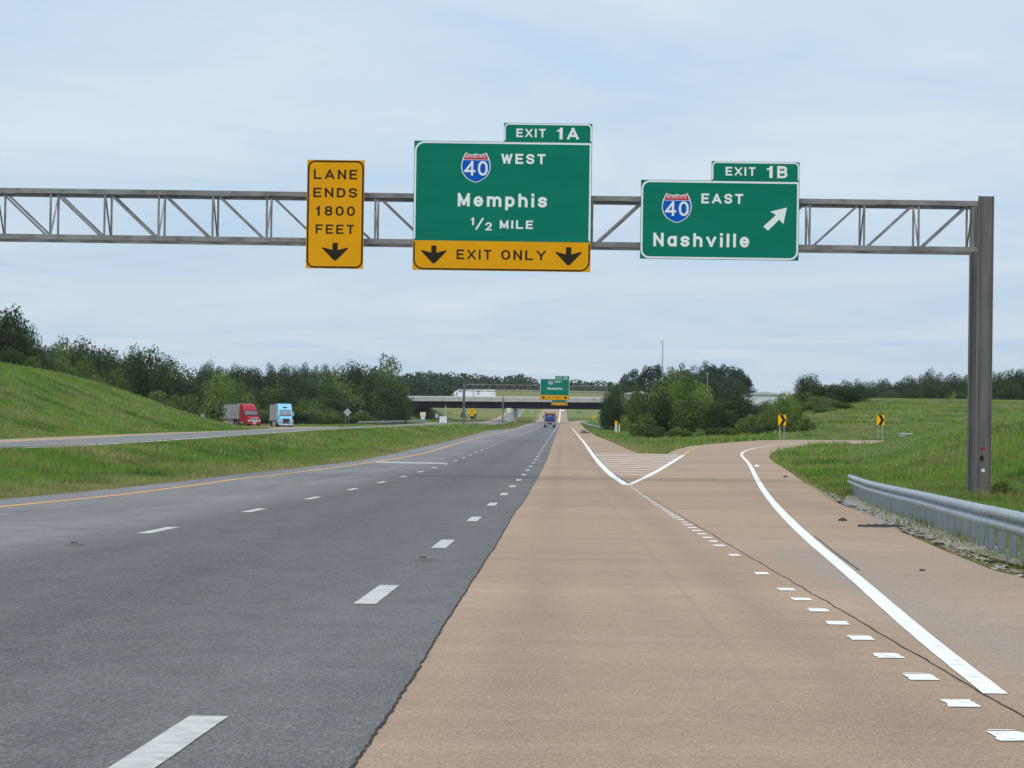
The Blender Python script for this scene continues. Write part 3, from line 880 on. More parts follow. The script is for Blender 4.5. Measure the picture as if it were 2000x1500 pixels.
# ------------------------------------------------------------------ gantry
def hsec(mb, c, w_, d_, z0, z1, tf=.03, tw=.025):
    """H column: web faces -y, flanges at the left and right"""
    x, y = c
    h = z1 - z0; zc = (z0 + z1) / 2
    mb.box((x - w_ / 2 + tf / 2, y, zc), (tf, d_, h)); mb.box((x + w_ / 2 - tf / 2, y, zc), (tf, d_, h))
    mb.box((x, y, zc), (w_ - 2 * tf - .002, tw, h - .004))
SPAN = 30.5
PANEL = 1.652
def make_gantry(label, nP=18):
    SPAN = nP * PANEL + .75
    g = tag(empty('sign_gantry'), label, 'sign gantry', 'steel sign gantries over the motorway')
    for x in (0, -SPAN):
        for y in (-.05, 1.95):
            mb = MB(); hsec(mb, (x, y), .45, .30, -.4, 9.15)
            c = mb.build('column', STEEL_DARK, g)
            if x == 0 and y < 0:
                for nm, m_, zz, dx, rx, rz in (('red_reflector', SHIELD_RED, 1.50, -.02, .065, .045), ('access_hole', SIGN_BLACK, 1.20, -.04, .06, .095), ('white_reflector', SIGN_WHITE, .83, .0, .06, .055)):
                    r_ = MB(); pts = [(math.cos(t) * rx, math.sin(t) * rz) for t in np.linspace(0, 2 * math.pi, 15)[:-1]]
                    r_.prism(pts, (x + dx, y - .0165, zz), (1, 0, 0), (0, 0, 1), (0, -1, 0), .006)
                    r_.build(nm, m_, c)
        mb = MB()
        zs = np.linspace(.3, 7.0, 6)
        for i in range(5):
            a, b = (.12, 1.78) if i % 2 == 0 else (1.78, .12)
            mb.bar((x, a, zs[i]), (x, b, zs[i + 1]), .09, .06, up=(1, 0, 0))
        mb.build('column_brace', STEEL_DARK, g)
        for y in (-.05, 1.95):
            mb = MB(); mb.box((x, y, -.42), (.75, .6, .05)); mb.build('base_plate', STEEL_DARK, g)
    ZT, ZB, DY = 8.93, 7.53, 1.6
    x1, x0 = -.235, -SPAN + .235
    for y in (0, DY):
        for z in (ZT, ZB):
            mb = MB()      # angle section: upright leg and a flat leg
            mb.box(((x0 + x1) / 2, y, z), (x1 - x0, .02, .15)); s_ = 1 if y == 0 else -1
            mb.box(((x0 + x1) / 2, y + s_ * .072, z + (.065 if z == ZT else -.065)), (x1 - x0, .12, .018))
            for xs in (-8.9, -21.4):
                mb.box((xs, y - s_ * .02, z), (.75, .018, .13))
                for i in range(6): 
                    for dz_ in (-.04, .04): mb.box((xs - .3 + .12 * i, y - s_ * .034, z + dz_), (.035, .012, .035))
            mb.build('chord', STEEL, g)
    xs = [-.375 - (nP - i) * PANEL for i in range(nP + 1)]
    xs[0] = x0 + .15; xs[-1] = x1 - .15
    for y, s_ in ((0, 1), (DY, -1)):
        for i, x in enumerate(xs):
            mb = MB(); mb.bar((x, y + s_ * .045, ZB + .07), (x, y + s_ * .045, ZT - .07), .062, .055, up=(0, 1, 0)); mb.build('strut', STEEL, g)
        for i in range(nP):
            if i < nP - 9: a, b = (xs[i] + .14, ZT - .06), (xs[i + 1] - .14, ZB + .06)
            else: a, b = (xs[i] + .14, ZB + .06), (xs[i + 1] - .14, ZT - .06)
            mb = MB(); mb.bar((a[0], y + s_ * .10, a[1]), (b[0], y + s_ * .10, b[1]), .062, .055, up=(0, 1, 0)); mb.build('diagonal', STEEL, g)
    for i, x in enumerate(xs):
        mb = MB()
        a, b = ((ZB + .06, ZT - .06) if i % 2 else (ZT - .06, ZB + .06))
        mb.bar((x, .12, a), (x, DY - .12, b), .045, .04, up=(1, 0, 0))
        mb.build('cross_brace', STEEL, g)
        if i < nP:
            for z in (ZT + .02, ZB - .02):
                mb = MB()
                q = (.1, DY - .1) if i % 2 else (DY - .1, .1)
                mb.bar((x, q[0], z), (xs[i + 1], q[1], z), .05, .04)
                mb.build('lateral_brace', STEEL, g)
    return g
near_gantry = make_gantry('grey steel truss gantry carrying three big signs across the near road', 20)
gx0 = P(1922, 700, 98).x
near_gantry.location = (gx0, 98, -.25)
far_gantry = make_gantry('far gantry', 18)
far_gantry['label'] = 'distant grey truss gantry in front of the bridge with one green sign'
fx0 = P(1184, 790, 690).x
far_gantry.location = (fx0, 690, P(1184, 752.5, 690).z - 9.13)

# ------------------------------------------------------------------ lettering
ONE = [(.36, 0), (.72, 0), (.72, 1), (.44, 1), (.40, .90), (.25, .82), (.06, .78), (.06, .64), (.36, .68)]
def arc(cx, cy, rx, ry, a0, a1, n=12):
    return [(cx + rx * math.cos(R(a0 + (a1 - a0) * i / n)), cy + ry * math.sin(R(a0 + (a1 - a0) * i / n))) for i in range(n + 1)]
XH = .73
def _loop(y0, y1): # tall round loop
    r = min(.5, (y1 - y0) * .5) ; ry = (y1 - y0) * .42
    return [arc(.5, y1 - ry, .5, ry, 0, 180) + arc(.5, y0 + ry, .5, ry, 180, 360) + [(1, y1 - ry)]]
GLYPH = {   # width, strokes; road-sign capitals drawn with one even stroke
    'L': (.50, [[(0, 1), (0, 0), (1, 0)]]), 'E': (.50, [[(1, 1), (0, 1), (0, 0), (1, 0)], [(0, .51), (.86, .51)]]), 'F': (.48, [[(1, 1), (0, 1), (0, 0)], [(0, .50), (.86, .50)]]),
    'T': (.52, [[(0, 1), (1, 1)], [(.5, 1), (.5, 0)]]), 'I': (0.001, [[(0, 0), (0, 1)]]), 'N': (.54, [[(0, 0), (0, 1)], [(0, 1), (1, 0)], [(1, 0), (1, 1)]]),
    'M': (.66, [[(0, 0), (0, 1)], [(0, 1), (.5, .12)], [(.5, .12), (1, 1)], [(1, 1), (1, 0)]]), 'W': (.80, [[(0, 1), (.25, 0)], [(.25, 0), (.5, .92)], [(.5, .92), (.75, 0)], [(.75, 0), (1, 1)]]),
    'A': (.66, [[(0, 0), (.5, 1)], [(.5, 1), (1, 0)], [(.2, .27), (.8, .27)]]), 'X': (.58, [[(0, 0), (1, 1)], [(0, 1), (1, 0)]]), 'Y': (.62, [[(0, 1), (.5, .44)], [(1, 1), (.5, .44)], [(.5, .48), (.5, 0)]]),
    'D': (.54, [[(0, 0), (0, 1), (.45, 1)] + arc(.45, .62, .55, .38, 90, 0) + arc(.45, .38, .55, .38, 0, -90) + [(0, 0)]]), 'O': (.58, _loop(0, 1)), '0': (.52, _loop(0, 1)),
    'S': (.52, [arc(.5, .755, .5, .245, 15, 265) + arc(.5, .255, .5, .255, 85, -165)]), 'B': (.54, [[(0, .53), (0, 1), (.6, 1)] + arc(.6, .765, .36, .235, 90, -90) + [(0, .53)], [(0, .53), (.6, .53)] + arc(.6, .265, .4, .265, 90, -90) + [(0, 0), (0, .53)]]),
    'R': (.54, [[(0, 0), (0, 1), (.6, 1)] + arc(.6, .74, .4, .26, 90, -90) + [(0, .48)], [(.5, .48), (1, 0)]]),
    '8': (.50, [arc(.5, .76, .44, .24, -90, 270, 20), arc(.5, .26, .5, .26, -90, 270, 20)]), '4': (.60, [[(.76, 0), (.76, 1)], [(.76, 1), (0, .27)], [(0, .27), (1, .27)]]),
    '2': (.50, [arc(.5, .70, .5, .30, 165, -38) + [(0, 0), (1, 0)]]), '/': (.62, [[(0, 0), (1, 1)]]),
    'e': (.48, [[(.04, XH * .5), (.96, XH * .5)], arc(.5, XH / 2, .5, XH / 2, 0, 318, 22)]), 'a': (.47, [arc(.5, XH / 2, .5, XH / 2, 20, 380, 22), [(1, XH), (1, 0)]]),
    's': (.44, [arc(.5, XH * .755, .5, XH * .245, 15, 265) + arc(.5, XH * .255, .5, XH * .255, 85, -165)]), 'h': (.46, [[(0, 0), (0, 1)], arc(.5, XH * .58, .5, XH * .42, 180, 0) + [(1, 0)]]),
    'm': (.84, [[(0, 0), (0, XH)], arc(.25, XH * .62, .25, XH * .38, 180, 0) + [(.5, 0)], arc(.75, XH * .62, .25, XH * .38, 180, 0) + [(1, 0)]]),
    'p': (.47, [[(0, XH), (0, -.30)], arc(.5, XH / 2, .5, XH / 2, 20, 380, 22)]), 'i': (0.001, [[(0, 0), (0, .66)], [(0, 1.03), (0, 1.035)]]), 'l': (0.001, [[(0, 0), (0, 1)]]), 'v': (.52, [[(0, XH), (.5, 0)], [(.5, 0), (1, XH)]]),
}
def text_mesh(s_, bold=.17, space=1.2):
    if s_ == '1':
        return np.array([(x * .42, y * .7, 0) for x, y in ONE]), [tuple(range(len(ONE)))]
    V, Fc = [], []
    x0 = 0.0; sw = bold
    for ch in s_:
        wd, strokes = GLYPH[ch]
        for li, st in enumerate(strokes):
            p_ = np.array([(x0 + sw / 2 + a * wd, sw / 2 + b * (1 - sw)) for a, b in st])
            lo, hi = (p_[:, 1].min() if ch == 'p' else sw / 2) - sw / 2, p_[:, 1].max() + sw / 2
            closed = np.linalg.norm(p_[0] - p_[-1]) < 1e-6
            e_ = np.diff(p_, axis=0); e_ /= np.linalg.norm(e_, axis=1)[:, None] + 1e-9
            if not closed:                                   # square ends, trimmed flat on the letter's height
                p_[0] -= e_[0] * sw / 2; p_[-1] += e_[-1] * sw / 2
            nn = np.stack([-e_[:, 1], e_[:, 0]], 1)
            n_ = len(p_); off = np.zeros((n_, 2))
            for q in range(n_):
                a = nn[q - 1] if q > 0 else (nn[-1] if closed else nn[0])
                b = nn[q] if q < n_ - 1 else (nn[0] if closed else nn[-1])
                m_ = a + b; d_ = max(float(np.dot(m_, m_)) / 2, .35)
                off[q] = m_ / d_
            A = p_ + off * sw / 2; B = p_ - off * sw / 2
            A[:, 1] = np.clip(A[:, 1], lo, hi); B[:, 1] = np.clip(B[:, 1], lo, hi)
            n0 = len(V)
            for a, b in zip(A, B): V += [(a[0], a[1], li), (b[0], b[1], li)]
            Fc += [(n0 + 2 * q, n0 + 2 * q + 1, n0 + 2 * q + 3, n0 + 2 * q + 2) for q in range(n_ - 1)]
        x0 += wd + sw + .30 * (space - .4)
    return np.array(V), Fc

class Face:
    """flat marks on a sign face that looks towards -y; boxes given in the photo's pixels when first drawn"""
    def __init__(s, Y, org): s.Y, s.org = Y, org
    def xy(s, px, py):
        q = P(px, py, s.Y)
        return q.x - s.org[0], q.z - s.org[1]

def letters(name, items, fc, m, parent, y, bold=.17):
    """items: (text, x0, y0, x1, y1[, spacing]) -> one mesh of flat letters fitted to the box"""
    V, Fc = [], []
    for it in items:
        t, x0, y0, x1, y1 = it[:5]
        sp = it[5] if len(it) > 5 else 1.2
        v, f = text_mesh(t, bold, sp)
        cx, cz = fc.xy((x0 + x1) / 2, (y0 + y1) / 2)
        sc = fc.Y / F
        w_, h_ = (x1 - x0) * sc, max((y1 - y0) - (x1 - x0) * ROLL, 1) * sc
        mn, mxx = v[:, :2].min(0), v[:, :2].max(0)
        q = (v[:, :2] - (mn + mxx) / 2) / (mxx - mn)
        n = len(V)
        V += [(cx + a * w_, y - .0006 * l_, cz + b * h_) for (a, b), l_ in zip(q, v[:, 2])]
        Fc += [tuple(i + n for i in ff) for ff in f]
    return mesh_obj(name, V, Fc, m, parent)

def rrect(w_, h_, r, n=6, corners=(1, 1, 1, 1)):
    pts = []
    for (sx, sy, a0), c in zip(((1, 1, 0), (-1, 1, 90), (-1, -1, 180), (1, -1, 270)), corners):
        if not c: pts.append((sx * w_ / 2, sy * h_ / 2)); continue
        for i in range(n + 1):
            a = R(a0 + 90 * i / n)
            pts.append((sx * (w_ / 2 - r) + r * math.cos(a), sy * (h_ / 2 - r) + r * math.sin(a)))
    return pts

def border(name, w_, h_, r, t, c, m, parent, y, inset=.012, corners=(1, 1, 1, 1), gap=None):
    a = rrect(w_ - 2 * inset, h_ - 2 * inset, r, corners=corners)
    b = rrect(w_ - 2 * inset - 2 * t, h_ - 2 * inset - 2 * t, max(r - t, .01), corners=corners)
    n = len(a)
    V = [(c[0] + p[0], y, c[1] + p[1]) for p in a + b]
    Fc = [(i, (i + 1) % n, n + (i + 1) % n, n + i) for i in range(n) if not gap or not gap(a[i], a[(i + 1) % n])]
    return mesh_obj(name, V, Fc, m, parent)

def poly_face(name, pts, m, parent, y, c=(0, 0)):
    V = [(c[0] + p[0], y, c[1] + p[1]) for p in pts]
    return mesh_obj(name, V, [tuple(range(len(V)))], m, parent)

def down_arrow(fc, x0, y0, x1, y1, m, parent, y):
    a, b = fc.xy(x0, y0), fc.xy(x1, y1)
    cx, cz = (a[0] + b[0]) / 2, (a[1] + b[1]) / 2
    w_, h_ = abs(b[0] - a[0]), abs(a[1] - b[1])
    q = [(-.10, .5), (.10, .5), (.10, .10), (.46, .24), (.5, .20), (.04, -.5), (-.04, -.5), (-.5, .20), (-.46, .24), (-.10, .10)]
    return poly_face('arrow', [(p[0] * w_, p[1] * h_) for p in q], m, parent, y, (cx, cz))

def shield(fc, x0, y0, x1, y1, parent, y):
    cx, cz = fc.xy((x0 + x1) / 2, (y0 + y1) / 2)
    k_ = fc.Y / F
    w_, h_ = (x1 - x0) * k_, (y1 - y0) * k_
    half = [(0, .465), (.10, .43), (.22, .44), (.345, .5), (.40, .40), (.46, .26), (.495, .10), (.49, -.05), (.44, -.20), (.34, -.34), (.20, -.43), (.07, -.485), (0, -.5)]
    full = half + [(-a, b) for a, b in half[-2:0:-1]]
    s_ = poly_face('route_shield', [(a * w_, b * h_) for a, b in full], SIGN_WHITE, parent, y, (cx, cz))
    ins = [(a * w_ * .94, b * h_ * .945) for a, b in full]
    zc = .265 * h_
    blue = [q for q in ins if q[1] < zc - .02 * h_]
    xr_ = .448 * w_ * .94
    blue = [(xr_ + .008 * w_, zc - .02 * h_)] + [q for q in blue if q[0] > 0.001] + [q for q in blue if q[0] <= .001] + [(-xr_ - .008 * w_, zc - .02 * h_)]
    poly_face('blue_field', blue, SHIELD_BLUE, s_, y - .004, (cx, cz))
    red = [(xr_ - .006 * w_, zc)] + [q for q in ins if q[1] > zc and q[0] > 0][::-1] + [(0, .465 * h_ * .945)] + [q for q in ins if q[1] > zc and q[0] < 0][::-1] + [(-xr_ + .006 * w_, zc)]
    poly_face('red_field', red, SHIELD_RED, s_, y - .004, (cx, cz))
    dx, dy = x1 - x0, y1 - y0
    letters('lettering', [('40', x0 + .10 * dx, y0 + .275 * dy, x0 + .90 * dx, y0 + .775 * dy, 1.0), ('INTERSTATE', x0 + .17 * dx, y0 + .07 * dy, x0 + .83 * dx, y0 + .19 * dy, 1.0)], fc, SIGN_WHITE, s_, y - .008, bold=.15)
    return s_

def slab_part(name, w_, h_, c, m, parent, y=0.0, t=.03, beams=True):
    mb = MB(); mb.box((c[0], y + t / 2, c[1]), (w_, t, h_))
    return mb.build(name, m, parent)

def supports(parent, xs, z0, z1, y0=.035, y1=.34):
    for x in xs:
        mb = MB(); mb.box((x, y0 + .05, (z0 + z1) / 2), (.07, .09, z1 - z0))
        mb.box((x, (y0 + .1 + y1) / 2, z0 + (z1 - z0) * .32), (.06, y1 - y0 - .1, .06)); mb.box((x, (y0 + .1 + y1) / 2, z0 + (z1 - z0) * .68), (.06, y1 - y0 - .1, .06))
        mb.build('bracket', STEEL, parent)

YS = 97.62
kS = YS / F
# --- lane sign
c = P(654.7, 418.5, YS)
s1 = tag(empty('overhead_sign', c), 'tall narrow yellow sign reading LANE ENDS 1800 FEET on the near gantry', 'road sign')
fc = Face(YS, (c.x, c.z)); W_, H_ = 112.5 * kS, 213 * kS
slab_part('panel', W_, H_, (0, 0), SIGN_YELLOW, s1)
border('border', W_, H_, .22, .05, (0, 0), SIGN_BLACK, s1, -.004, .02)
letters('lettering', [('LANE', 612.7, 330.5, 698, 350.5, 1.35), ('ENDS', 611.8, 366.3, 698, 386, 1.35), ('1', 617, 402, 624.5, 421.2), ('800', 634, 402.3, 693.3, 421.8, 1.3), ('FEET', 616.4, 438, 691.8, 457.2, 1.35)], fc, SIGN_BLACK, s1, -.006, .165)
down_arrow(fc, 628.8, 474, 680, 509, SIGN_BLACK, s1, -.006)
supports(s1, (-.5, .5), -.95, 1.1)
# --- main sign
def main_sign(label, with_half=True):
    c = P(981, 403, YS)
    s_ = tag(empty('overhead_sign', c), label, 'road sign')
    fc = Face(YS, (c.x, c.z)); W_, H_ = 348 * kS, 253.5 * kS
    zt, zb = H_ / 2, -H_ / 2
    zs = fc.xy(981, 471.5)[1]
    slab_part('panel', W_, zt - zs - .002, (0, (zt + zs) / 2), SIGN_GREEN, s_)
    yp = slab_part('exit_only_panel', W_, zs - zb - .002, (0, (zs + zb) / 2), SIGN_YELLOW, s_)
    hw = zt - zs
    border('border', W_, hw, .30, .055, (0, (zt + zs) / 2), SIGN_WHITE, s_, -.004, .015, corners=(0, 1, 0, 0), gap=lambda a, b: a[1] < -hw / 2 + .1 and b[1] < -hw / 2 + .1)
    h2 = zs - zb
    border('border', W_, h2, .30, .045, (0, (zs + zb) / 2), SIGN_BLACK, yp, -.004, .02, corners=(0, 0, 1, 1), gap=lambda a, b: a[1] > h2 / 2 - .1 and b[1] > h2 / 2 - .1)
    it = [('WEST', 978.5, 299.9, 1065.3, 321, 1.3), ('Memphis', 893, 376, 1069.3, 411.8, 1.3)]
    if with_half: it += [('1', 919, 424.8, 926, 439.6), ('/', 928.2, 424.8, 945, 449.6), ('2', 946.3, 434, 960.3, 450.2), ('MILE', 975.4, 430, 1041, 447.4, 1.3)]
    letters('lettering', it, fc, SIGN_WHITE, s_, -.006, .20)
    shield(fc, 900.4, 297.7, 958.4, 356.6, s_, -.005)
    letters('lettering', [('EXIT', 891.7, 487, 960, 507, 1.3), ('ONLY', 979, 488, 1067, 508.4, 1.3)], fc, SIGN_BLACK, yp, -.006, .165)
    down_arrow(fc, 822, 479, 872.5, 514.5, SIGN_BLACK, yp, -.006)
    down_arrow(fc, 1084.8, 482.5, 1136, 518.3, SIGN_BLACK, yp, -.006)
    tw, th = 173 * kS, 37.2 * kS
    tx = W_ / 2 - tw / 2; tz = zt + th / 2 + .001
    tb = slab_part('exit_tab', tw, th - .004, (tx, tz), SIGN_GREEN, s_)
    border('border', tw, th, .14, .045, (tx, tz), SIGN_WHITE, tb, -.004, .012, corners=(1, 1, 0, 0), gap=lambda a, b: a[1] < -th / 2 + .1 and b[1] < -th / 2 + .1)
    letters('lettering', [('EXIT', 1008.6, 251, 1066, 268.6, 1.25), ('1', 1087.6, 249.3, 1099, 272.3), ('A', 1106.8, 249.3, 1131.4, 273)], fc, SIGN_WHITE, tb, -.006, .19)
    supports(s_, (-2.2, -.75, .75, 2.2), zb + .25, zt - .2)
    return s_
s2 = main_sign('large green sign for I-40 West Memphis with yellow EXIT ONLY band, on the near gantry')
# --- ramp sign
c = P(1405.7, 430, YS)
s3 = tag(empty('overhead_sign', c), 'green sign for I-40 East Nashville with slanted white arrow above the ramp', 'road sign')
fc = Face(YS, (c.x, c.z)); W_, H_ = 309.5 * kS, 154.5 * kS
slab_part('panel', W_, H_, (0, 0), SIGN_GREEN, s3)
border('border', W_, H_, .26, .055, (0, 0), SIGN_WHITE, s3, -.004, .015, corners=(0, 1, 1, 1))
letters('lettering', [('EAST', 1370, 377.7, 1451.3, 398.4, 1.3), ('Nashville', 1275, 453.5, 1463.5, 483.6, 1.3)], fc, SIGN_WHITE, s3, -.006, .20)
shield(fc, 1292.4, 376.8, 1351, 435.2, s3, -.005)
apx = [(1490.8, 442.5), (1515.5, 420), (1504.3, 413.3), (1537, 405.4), (1530, 437.8), (1522, 429), (1500, 450.4)]
poly_face('arrow', [fc.xy(*q) for q in apx], SIGN_WHITE, s3, -.006)
tw, th = 172 * kS, 38.2 * kS
tx, tz = W_ / 2 - tw / 2, H_ / 2 + th / 2 + .001
tb = slab_part('exit_tab', tw, th - .004, (tx, tz), SIGN_GREEN, s3)
border('border', tw, th, .14, .045, (tx, tz), SIGN_WHITE, tb, -.004, .012, corners=(1, 1, 0, 0), gap=lambda a, b: a[1] < -th / 2 + .1 and b[1] < -th / 2 + .1)
letters('lettering', [('EXIT', 1417.3, 325.8, 1475.7, 343.6, 1.25), ('1', 1497.6, 324, 1509, 347.6), ('B', 1518, 324.3, 1538, 348.4)], fc, SIGN_WHITE, tb, -.006, .19)
supports(s3, (-1.9, 0, 1.9), -.95, 1.0)
# --- sign of the far gantry: same make, no distance line
s4 = main_sign('small far green sign for I-40 West Memphis on the distant gantry, EXIT ONLY band below', False)
kk = 689.6
s4.location = P(1083.5, 760.7, kk); s4.scale = (57 * kk / F / (348 * kS),) * 3
# --- sign on the bridge
s5 = main_sign('green and pale yellow Memphis sign hung on the overpass parapet', False)

# ------------------------------------------------------------------ guard rails
def rail_profile():
    h = [(0, .156), (.035, .150), (.062, .128), (.081, .100), (.083, .070), (.074, .046), (.030, .018), (.012, 0)]
    return h + [(a, -b) for a, b in h[-2::-1]]
def guard_rail(label, pts, h=.70, spacing=1.905, post_mat=None, side=1, post_w=.10, group=None, block=True, end_post_wood=False):
    pts = densify(np.array(pts, float), .8)
    t = empty('guard_rail', on(*pts[0]))
    tag(t, label, 'guard rail', group)
    o0 = np.array(t.location)
    d = np.gradient(pts, axis=0); d /= np.linalg.norm(d, axis=1)[:, None]
    nrm = np.stack([-d[:, 1], d[:, 0]], 1) * side
    gz = S(pts[:, 0], pts[:, 1])
    pr = rail_profile(); n = len(pr)
    V, Fc = [], []
    for i in range(len(pts)):
        for k_, (a, b) in enumerate(pr):
            V.append((pts[i, 0] + nrm[i, 0] * a - o0[0], pts[i, 1] + nrm[i, 1] * a - o0[1], gz[i] + h - .156 + b - o0[2]))
    for i in range(len(pts) - 1):
        for k_ in range(n - 1):
            Fc.append((i * n + k_, i * n + k_ + 1, (i + 1) * n + k_ + 1, (i + 1) * n + k_))
    r_ = mesh_obj('rail', V, Fc, RAIL, t, smooth=False)
    so = r_.modifiers.new('thickness', 'SOLIDIFY'); so.thickness = .006; so.offset = 0
    L = np.concatenate([[0], np.cumsum(np.linalg.norm(np.diff(pts, axis=0), axis=1))])
    bolts = MB()
    for q in np.arange(.3, L[-1], spacing):
        x, y = np.interp(q, L, pts[:, 0]), np.interp(q, L, pts[:, 1])
        nx_, ny_ = np.interp(q, L, nrm[:, 0]), np.interp(q, L, nrm[:, 1])
        dx_, dy_ = np.interp(q, L, d[:, 0]), np.interp(q, L, d[:, 1])
        z = float(S(x, y))
        mb = MB(); rz = math.atan2(dy_, dx_)
        bx, by = x - nx_ * .13 - o0[0], y - ny_ * .13 - o0[1]
        lift = rng.random() * .05
        zc = z + h / 2 - .22 - o0[2]; hh = h + .40 + lift * .6
        # I section, flanges parallel to the rail
        for s_ in (-1, 1): mb.box((bx + nx_ * s_ * .055, by + ny_ * s_ * .055, zc), (post_w, .010, hh), rz)
        mb.box((bx, by, zc), (.012, .098, hh - .01), rz)
        po = mb.build('post', post_mat or POST, t)
        if block:
            mb = MB(); mb.box((x - nx_ * .028 - o0[0], y - ny_ * .028 - o0[1], z + h - .156 - o0[2]), (post_w * .95, .05, .30), rz); mb.build('block', WOOD if block == 'wood' else POST, po)
        bolts.box((x + nx_ * .018 - o0[0], y + ny_ * .018 - o0[1], z + h - .156 - o0[2]), (.035, .02, .035), rz)
    bolts.build('bolts', STEEL_DARK, r_)
    return t
a = [P(1648, 930, 105), P(1700, 944, 88), P(1790, 961, 66.5), P(1900, 982, 49.6), P(2000, 1003, 38.6)]
near_rail_pts = [(9.4, 105.5), (8.35, 88), (7.3, 66), (6.25, 48), (5.75, 38), (5.35, 30), (5.1, 22)]
guard_rail('near grey steel guard rail with close-set posts below the gantry column', near_rail_pts, h=.66, spacing=1.905, side=-1, post_w=.10)
a = np.array([(8.7, 560), (7.3, 590), (6.4, 650), (6.1, 760), (6.0, 900), (6.1, 1060)])
gr2 = guard_rail('far grey guard rail beside the exit lane running to the bridge', a, h=.75, spacing=3.81, side=1, post_w=.12)
z0 = on(8.7, 559.6, .45)
mk = MB(); mk.box((0, 0, 0), (.75, .05, .75)); mk_o = mk.build('end_marker', SIGN_AMBER, gr2); mk_o.location = z0 - gr2.location
st = []
for i in range(-2, 3):
    cxx = i * .27
    pl = [(cxx - .36, -.36), (cxx - .24, -.36), (cxx + .36, .36), (cxx + .24, .36)]
    pl = [(max(-.37, min(.37, a_)), b_) for a_, b_ in pl]
    st.append(pl)
mb = MB()
for pl in st[1:4]: mb.prism(pl, (0, -.03, 0), (1, 0, 0), (0, 0, 1), (0, -1, 0), .004)
mb.build('stripes', SIGN_BLACK, mk_o)
guard_rail('grey guard rail at the far side of the opposite carriageway near the bridge', [(-41, 646), (-36, 652), (-33.0, 690), (-31.0, 740)], h=.8, spacing=3.81, side=-1)
q0 = P(1757, 852, 268)
guard_rail('short grey guard rail beyond the ramp at the foot of the right hill', [(q0.x, 268), (q0.x + .7, 267), (q0.x + 4, 268), (q0.x + 9, 270)], h=.70, spacing=1.905, side=-1)

# ------------------------------------------------------------------ roadside signs
def two_posts(parent, dx, z1, r=.035, m=None):
    for s_ in (-1, 1):
        mb = MB(); mb.box((s_ * dx, .04, z1 / 2 - .3), (.055, .04, z1 + .6)); mb.build('post', m or ALUM, parent)
def chevron(label, px, Y, pytop=None):
    q = P(px, 820.5, Y)
    s_ = tag(empty('chevron_sign', on(q.x, Y)), label, 'chevron sign', 'yellow chevron signs along the ramp bend')
    zc = q.z - s_.location.z
    w_, h_ = 16 * Y / F, 21 * Y / F
    pn = slab_part('panel', w_, h_, (0, zc), SIGN_AMBER, s_)
    c_ = [(-.30, .46), (.10, .46), (.44, 0), (.10, -.46), (-.30, -.46), (.04, 0)]
    poly_face('chevron', [(a_ * w_, zc + b_ * h_) for a_, b_ in c_], SIGN_BLACK, pn, -.006)
    border('border', w_, h_, .04, .018, (0, zc), SIGN_BLACK, pn, -.005, .012)
    two_posts(s_, w_ * .27, zc - h_ / 2 + .2)
    return s_
chevron('yellow chevron sign in front of the trees at the ramp bend', 1527.5, 268)
chevron('yellow chevron sign standing by the open field near the short guard rail', 1720, 276)

q = P(922, 805, 636)
s_ = tag(empty('warning_sign', on(q.x, 636)), 'yellow diamond lane-ends sign on two posts in the median', 'road sign')
zc = q.z - s_.location.z; r_ = 1.72 / 2
mb = MB(); mb.prism([(r_, 0), (0, r_), (-r_, 0), (0, -r_)], (0, 0, zc), (1, 0, 0), (0, 0, 1), (0, 1, 0), .03); pn = mb.build('panel', SIGN_AMBER, s_)
poly_face('symbol', [(a_, zc + b_) for a_, b_ in ((.13, -.5), (.28, -.5), (.28, .5), (.13, .5))], SIGN_BLACK, pn, -.005)
poly_face('symbol', [(a_, zc + b_) for a_, b_ in ((-.36, -.5), (-.22, -.5), (-.20, -.15), (-.02, .15), (-.02, .5), (-.16, .5), (-.16, .18), (-.34, -.12))], SIGN_BLACK, pn, -.005)
two_posts(s_, .45, zc - .4)
q = P(865.5, 819.3, 650)
s_ = tag(empty('regulatory_sign', on(q.x, 650)), 'white sign with rows of faded dark text on two posts in the median', 'road sign')
zc = q.z - s_.location.z
pn = slab_part('panel', 1.5, 1.28, (0, zc), SIGN_WHITE, s_)
border('border', 1.5, 1.28, .08, .03, (0, zc), ALUM, pn, -.004)
mb = MB()
for zz, segs in ((.32, (-.5, -.38, -.26, -.12, .02, .16, .3, .42)), (0, (-.42, -.28, -.16, -.02, .12, .26, .4)), (-.33, (-.22, -.08, .06, .2))):
    for a_ in segs:
        mb.box((a_, -.006, zc + zz), (.07, .004, .16))
mb.build('lettering', ALUM, pn)
two_posts(s_, .5, zc - .3)
q = P(826, 812, 760)
s_ = tag(empty('route_sign', on(q.x, 760)), 'pale cream square sign above a small white plate, left of the gantry post', 'road sign')
zc = q.z - s_.location.z
slab_part('panel', 1.3, 1.05, (0, zc + .32), mat('cream_sheeting', (.66, .66, .5), .5), s_)
slab_part('plate', .95, .5, (0, zc - .55), SIGN_WHITE, s_)
mb = MB(); mb.box((0, .04, zc / 2 - .3), (.08, .05, zc + 1.0)); mb.build('post', POST, s_)
q = P(853, 812, 780)
s_ = tag(empty('reverse_facing_sign', on(q.x, 780)), 'small plain grey sign back on a post beside the cream sign', 'road sign')
zc = q.z - s_.location.z
slab_part('panel', .8, 1.0, (0, zc), ALUM, s_); mb = MB(); mb.box((0, .05, zc / 2 - .3), (.08, .04, zc + .6)); mb.build('post', POST, s_)
q = P(678.5, 805.3, 640)
s_ = tag(empty('reverse_facing_sign', on(q.x, 640)), 'grey diamond sign back on two posts in front of the left trees', 'road sign')
zc = q.z - s_.location.z; r_ = .80
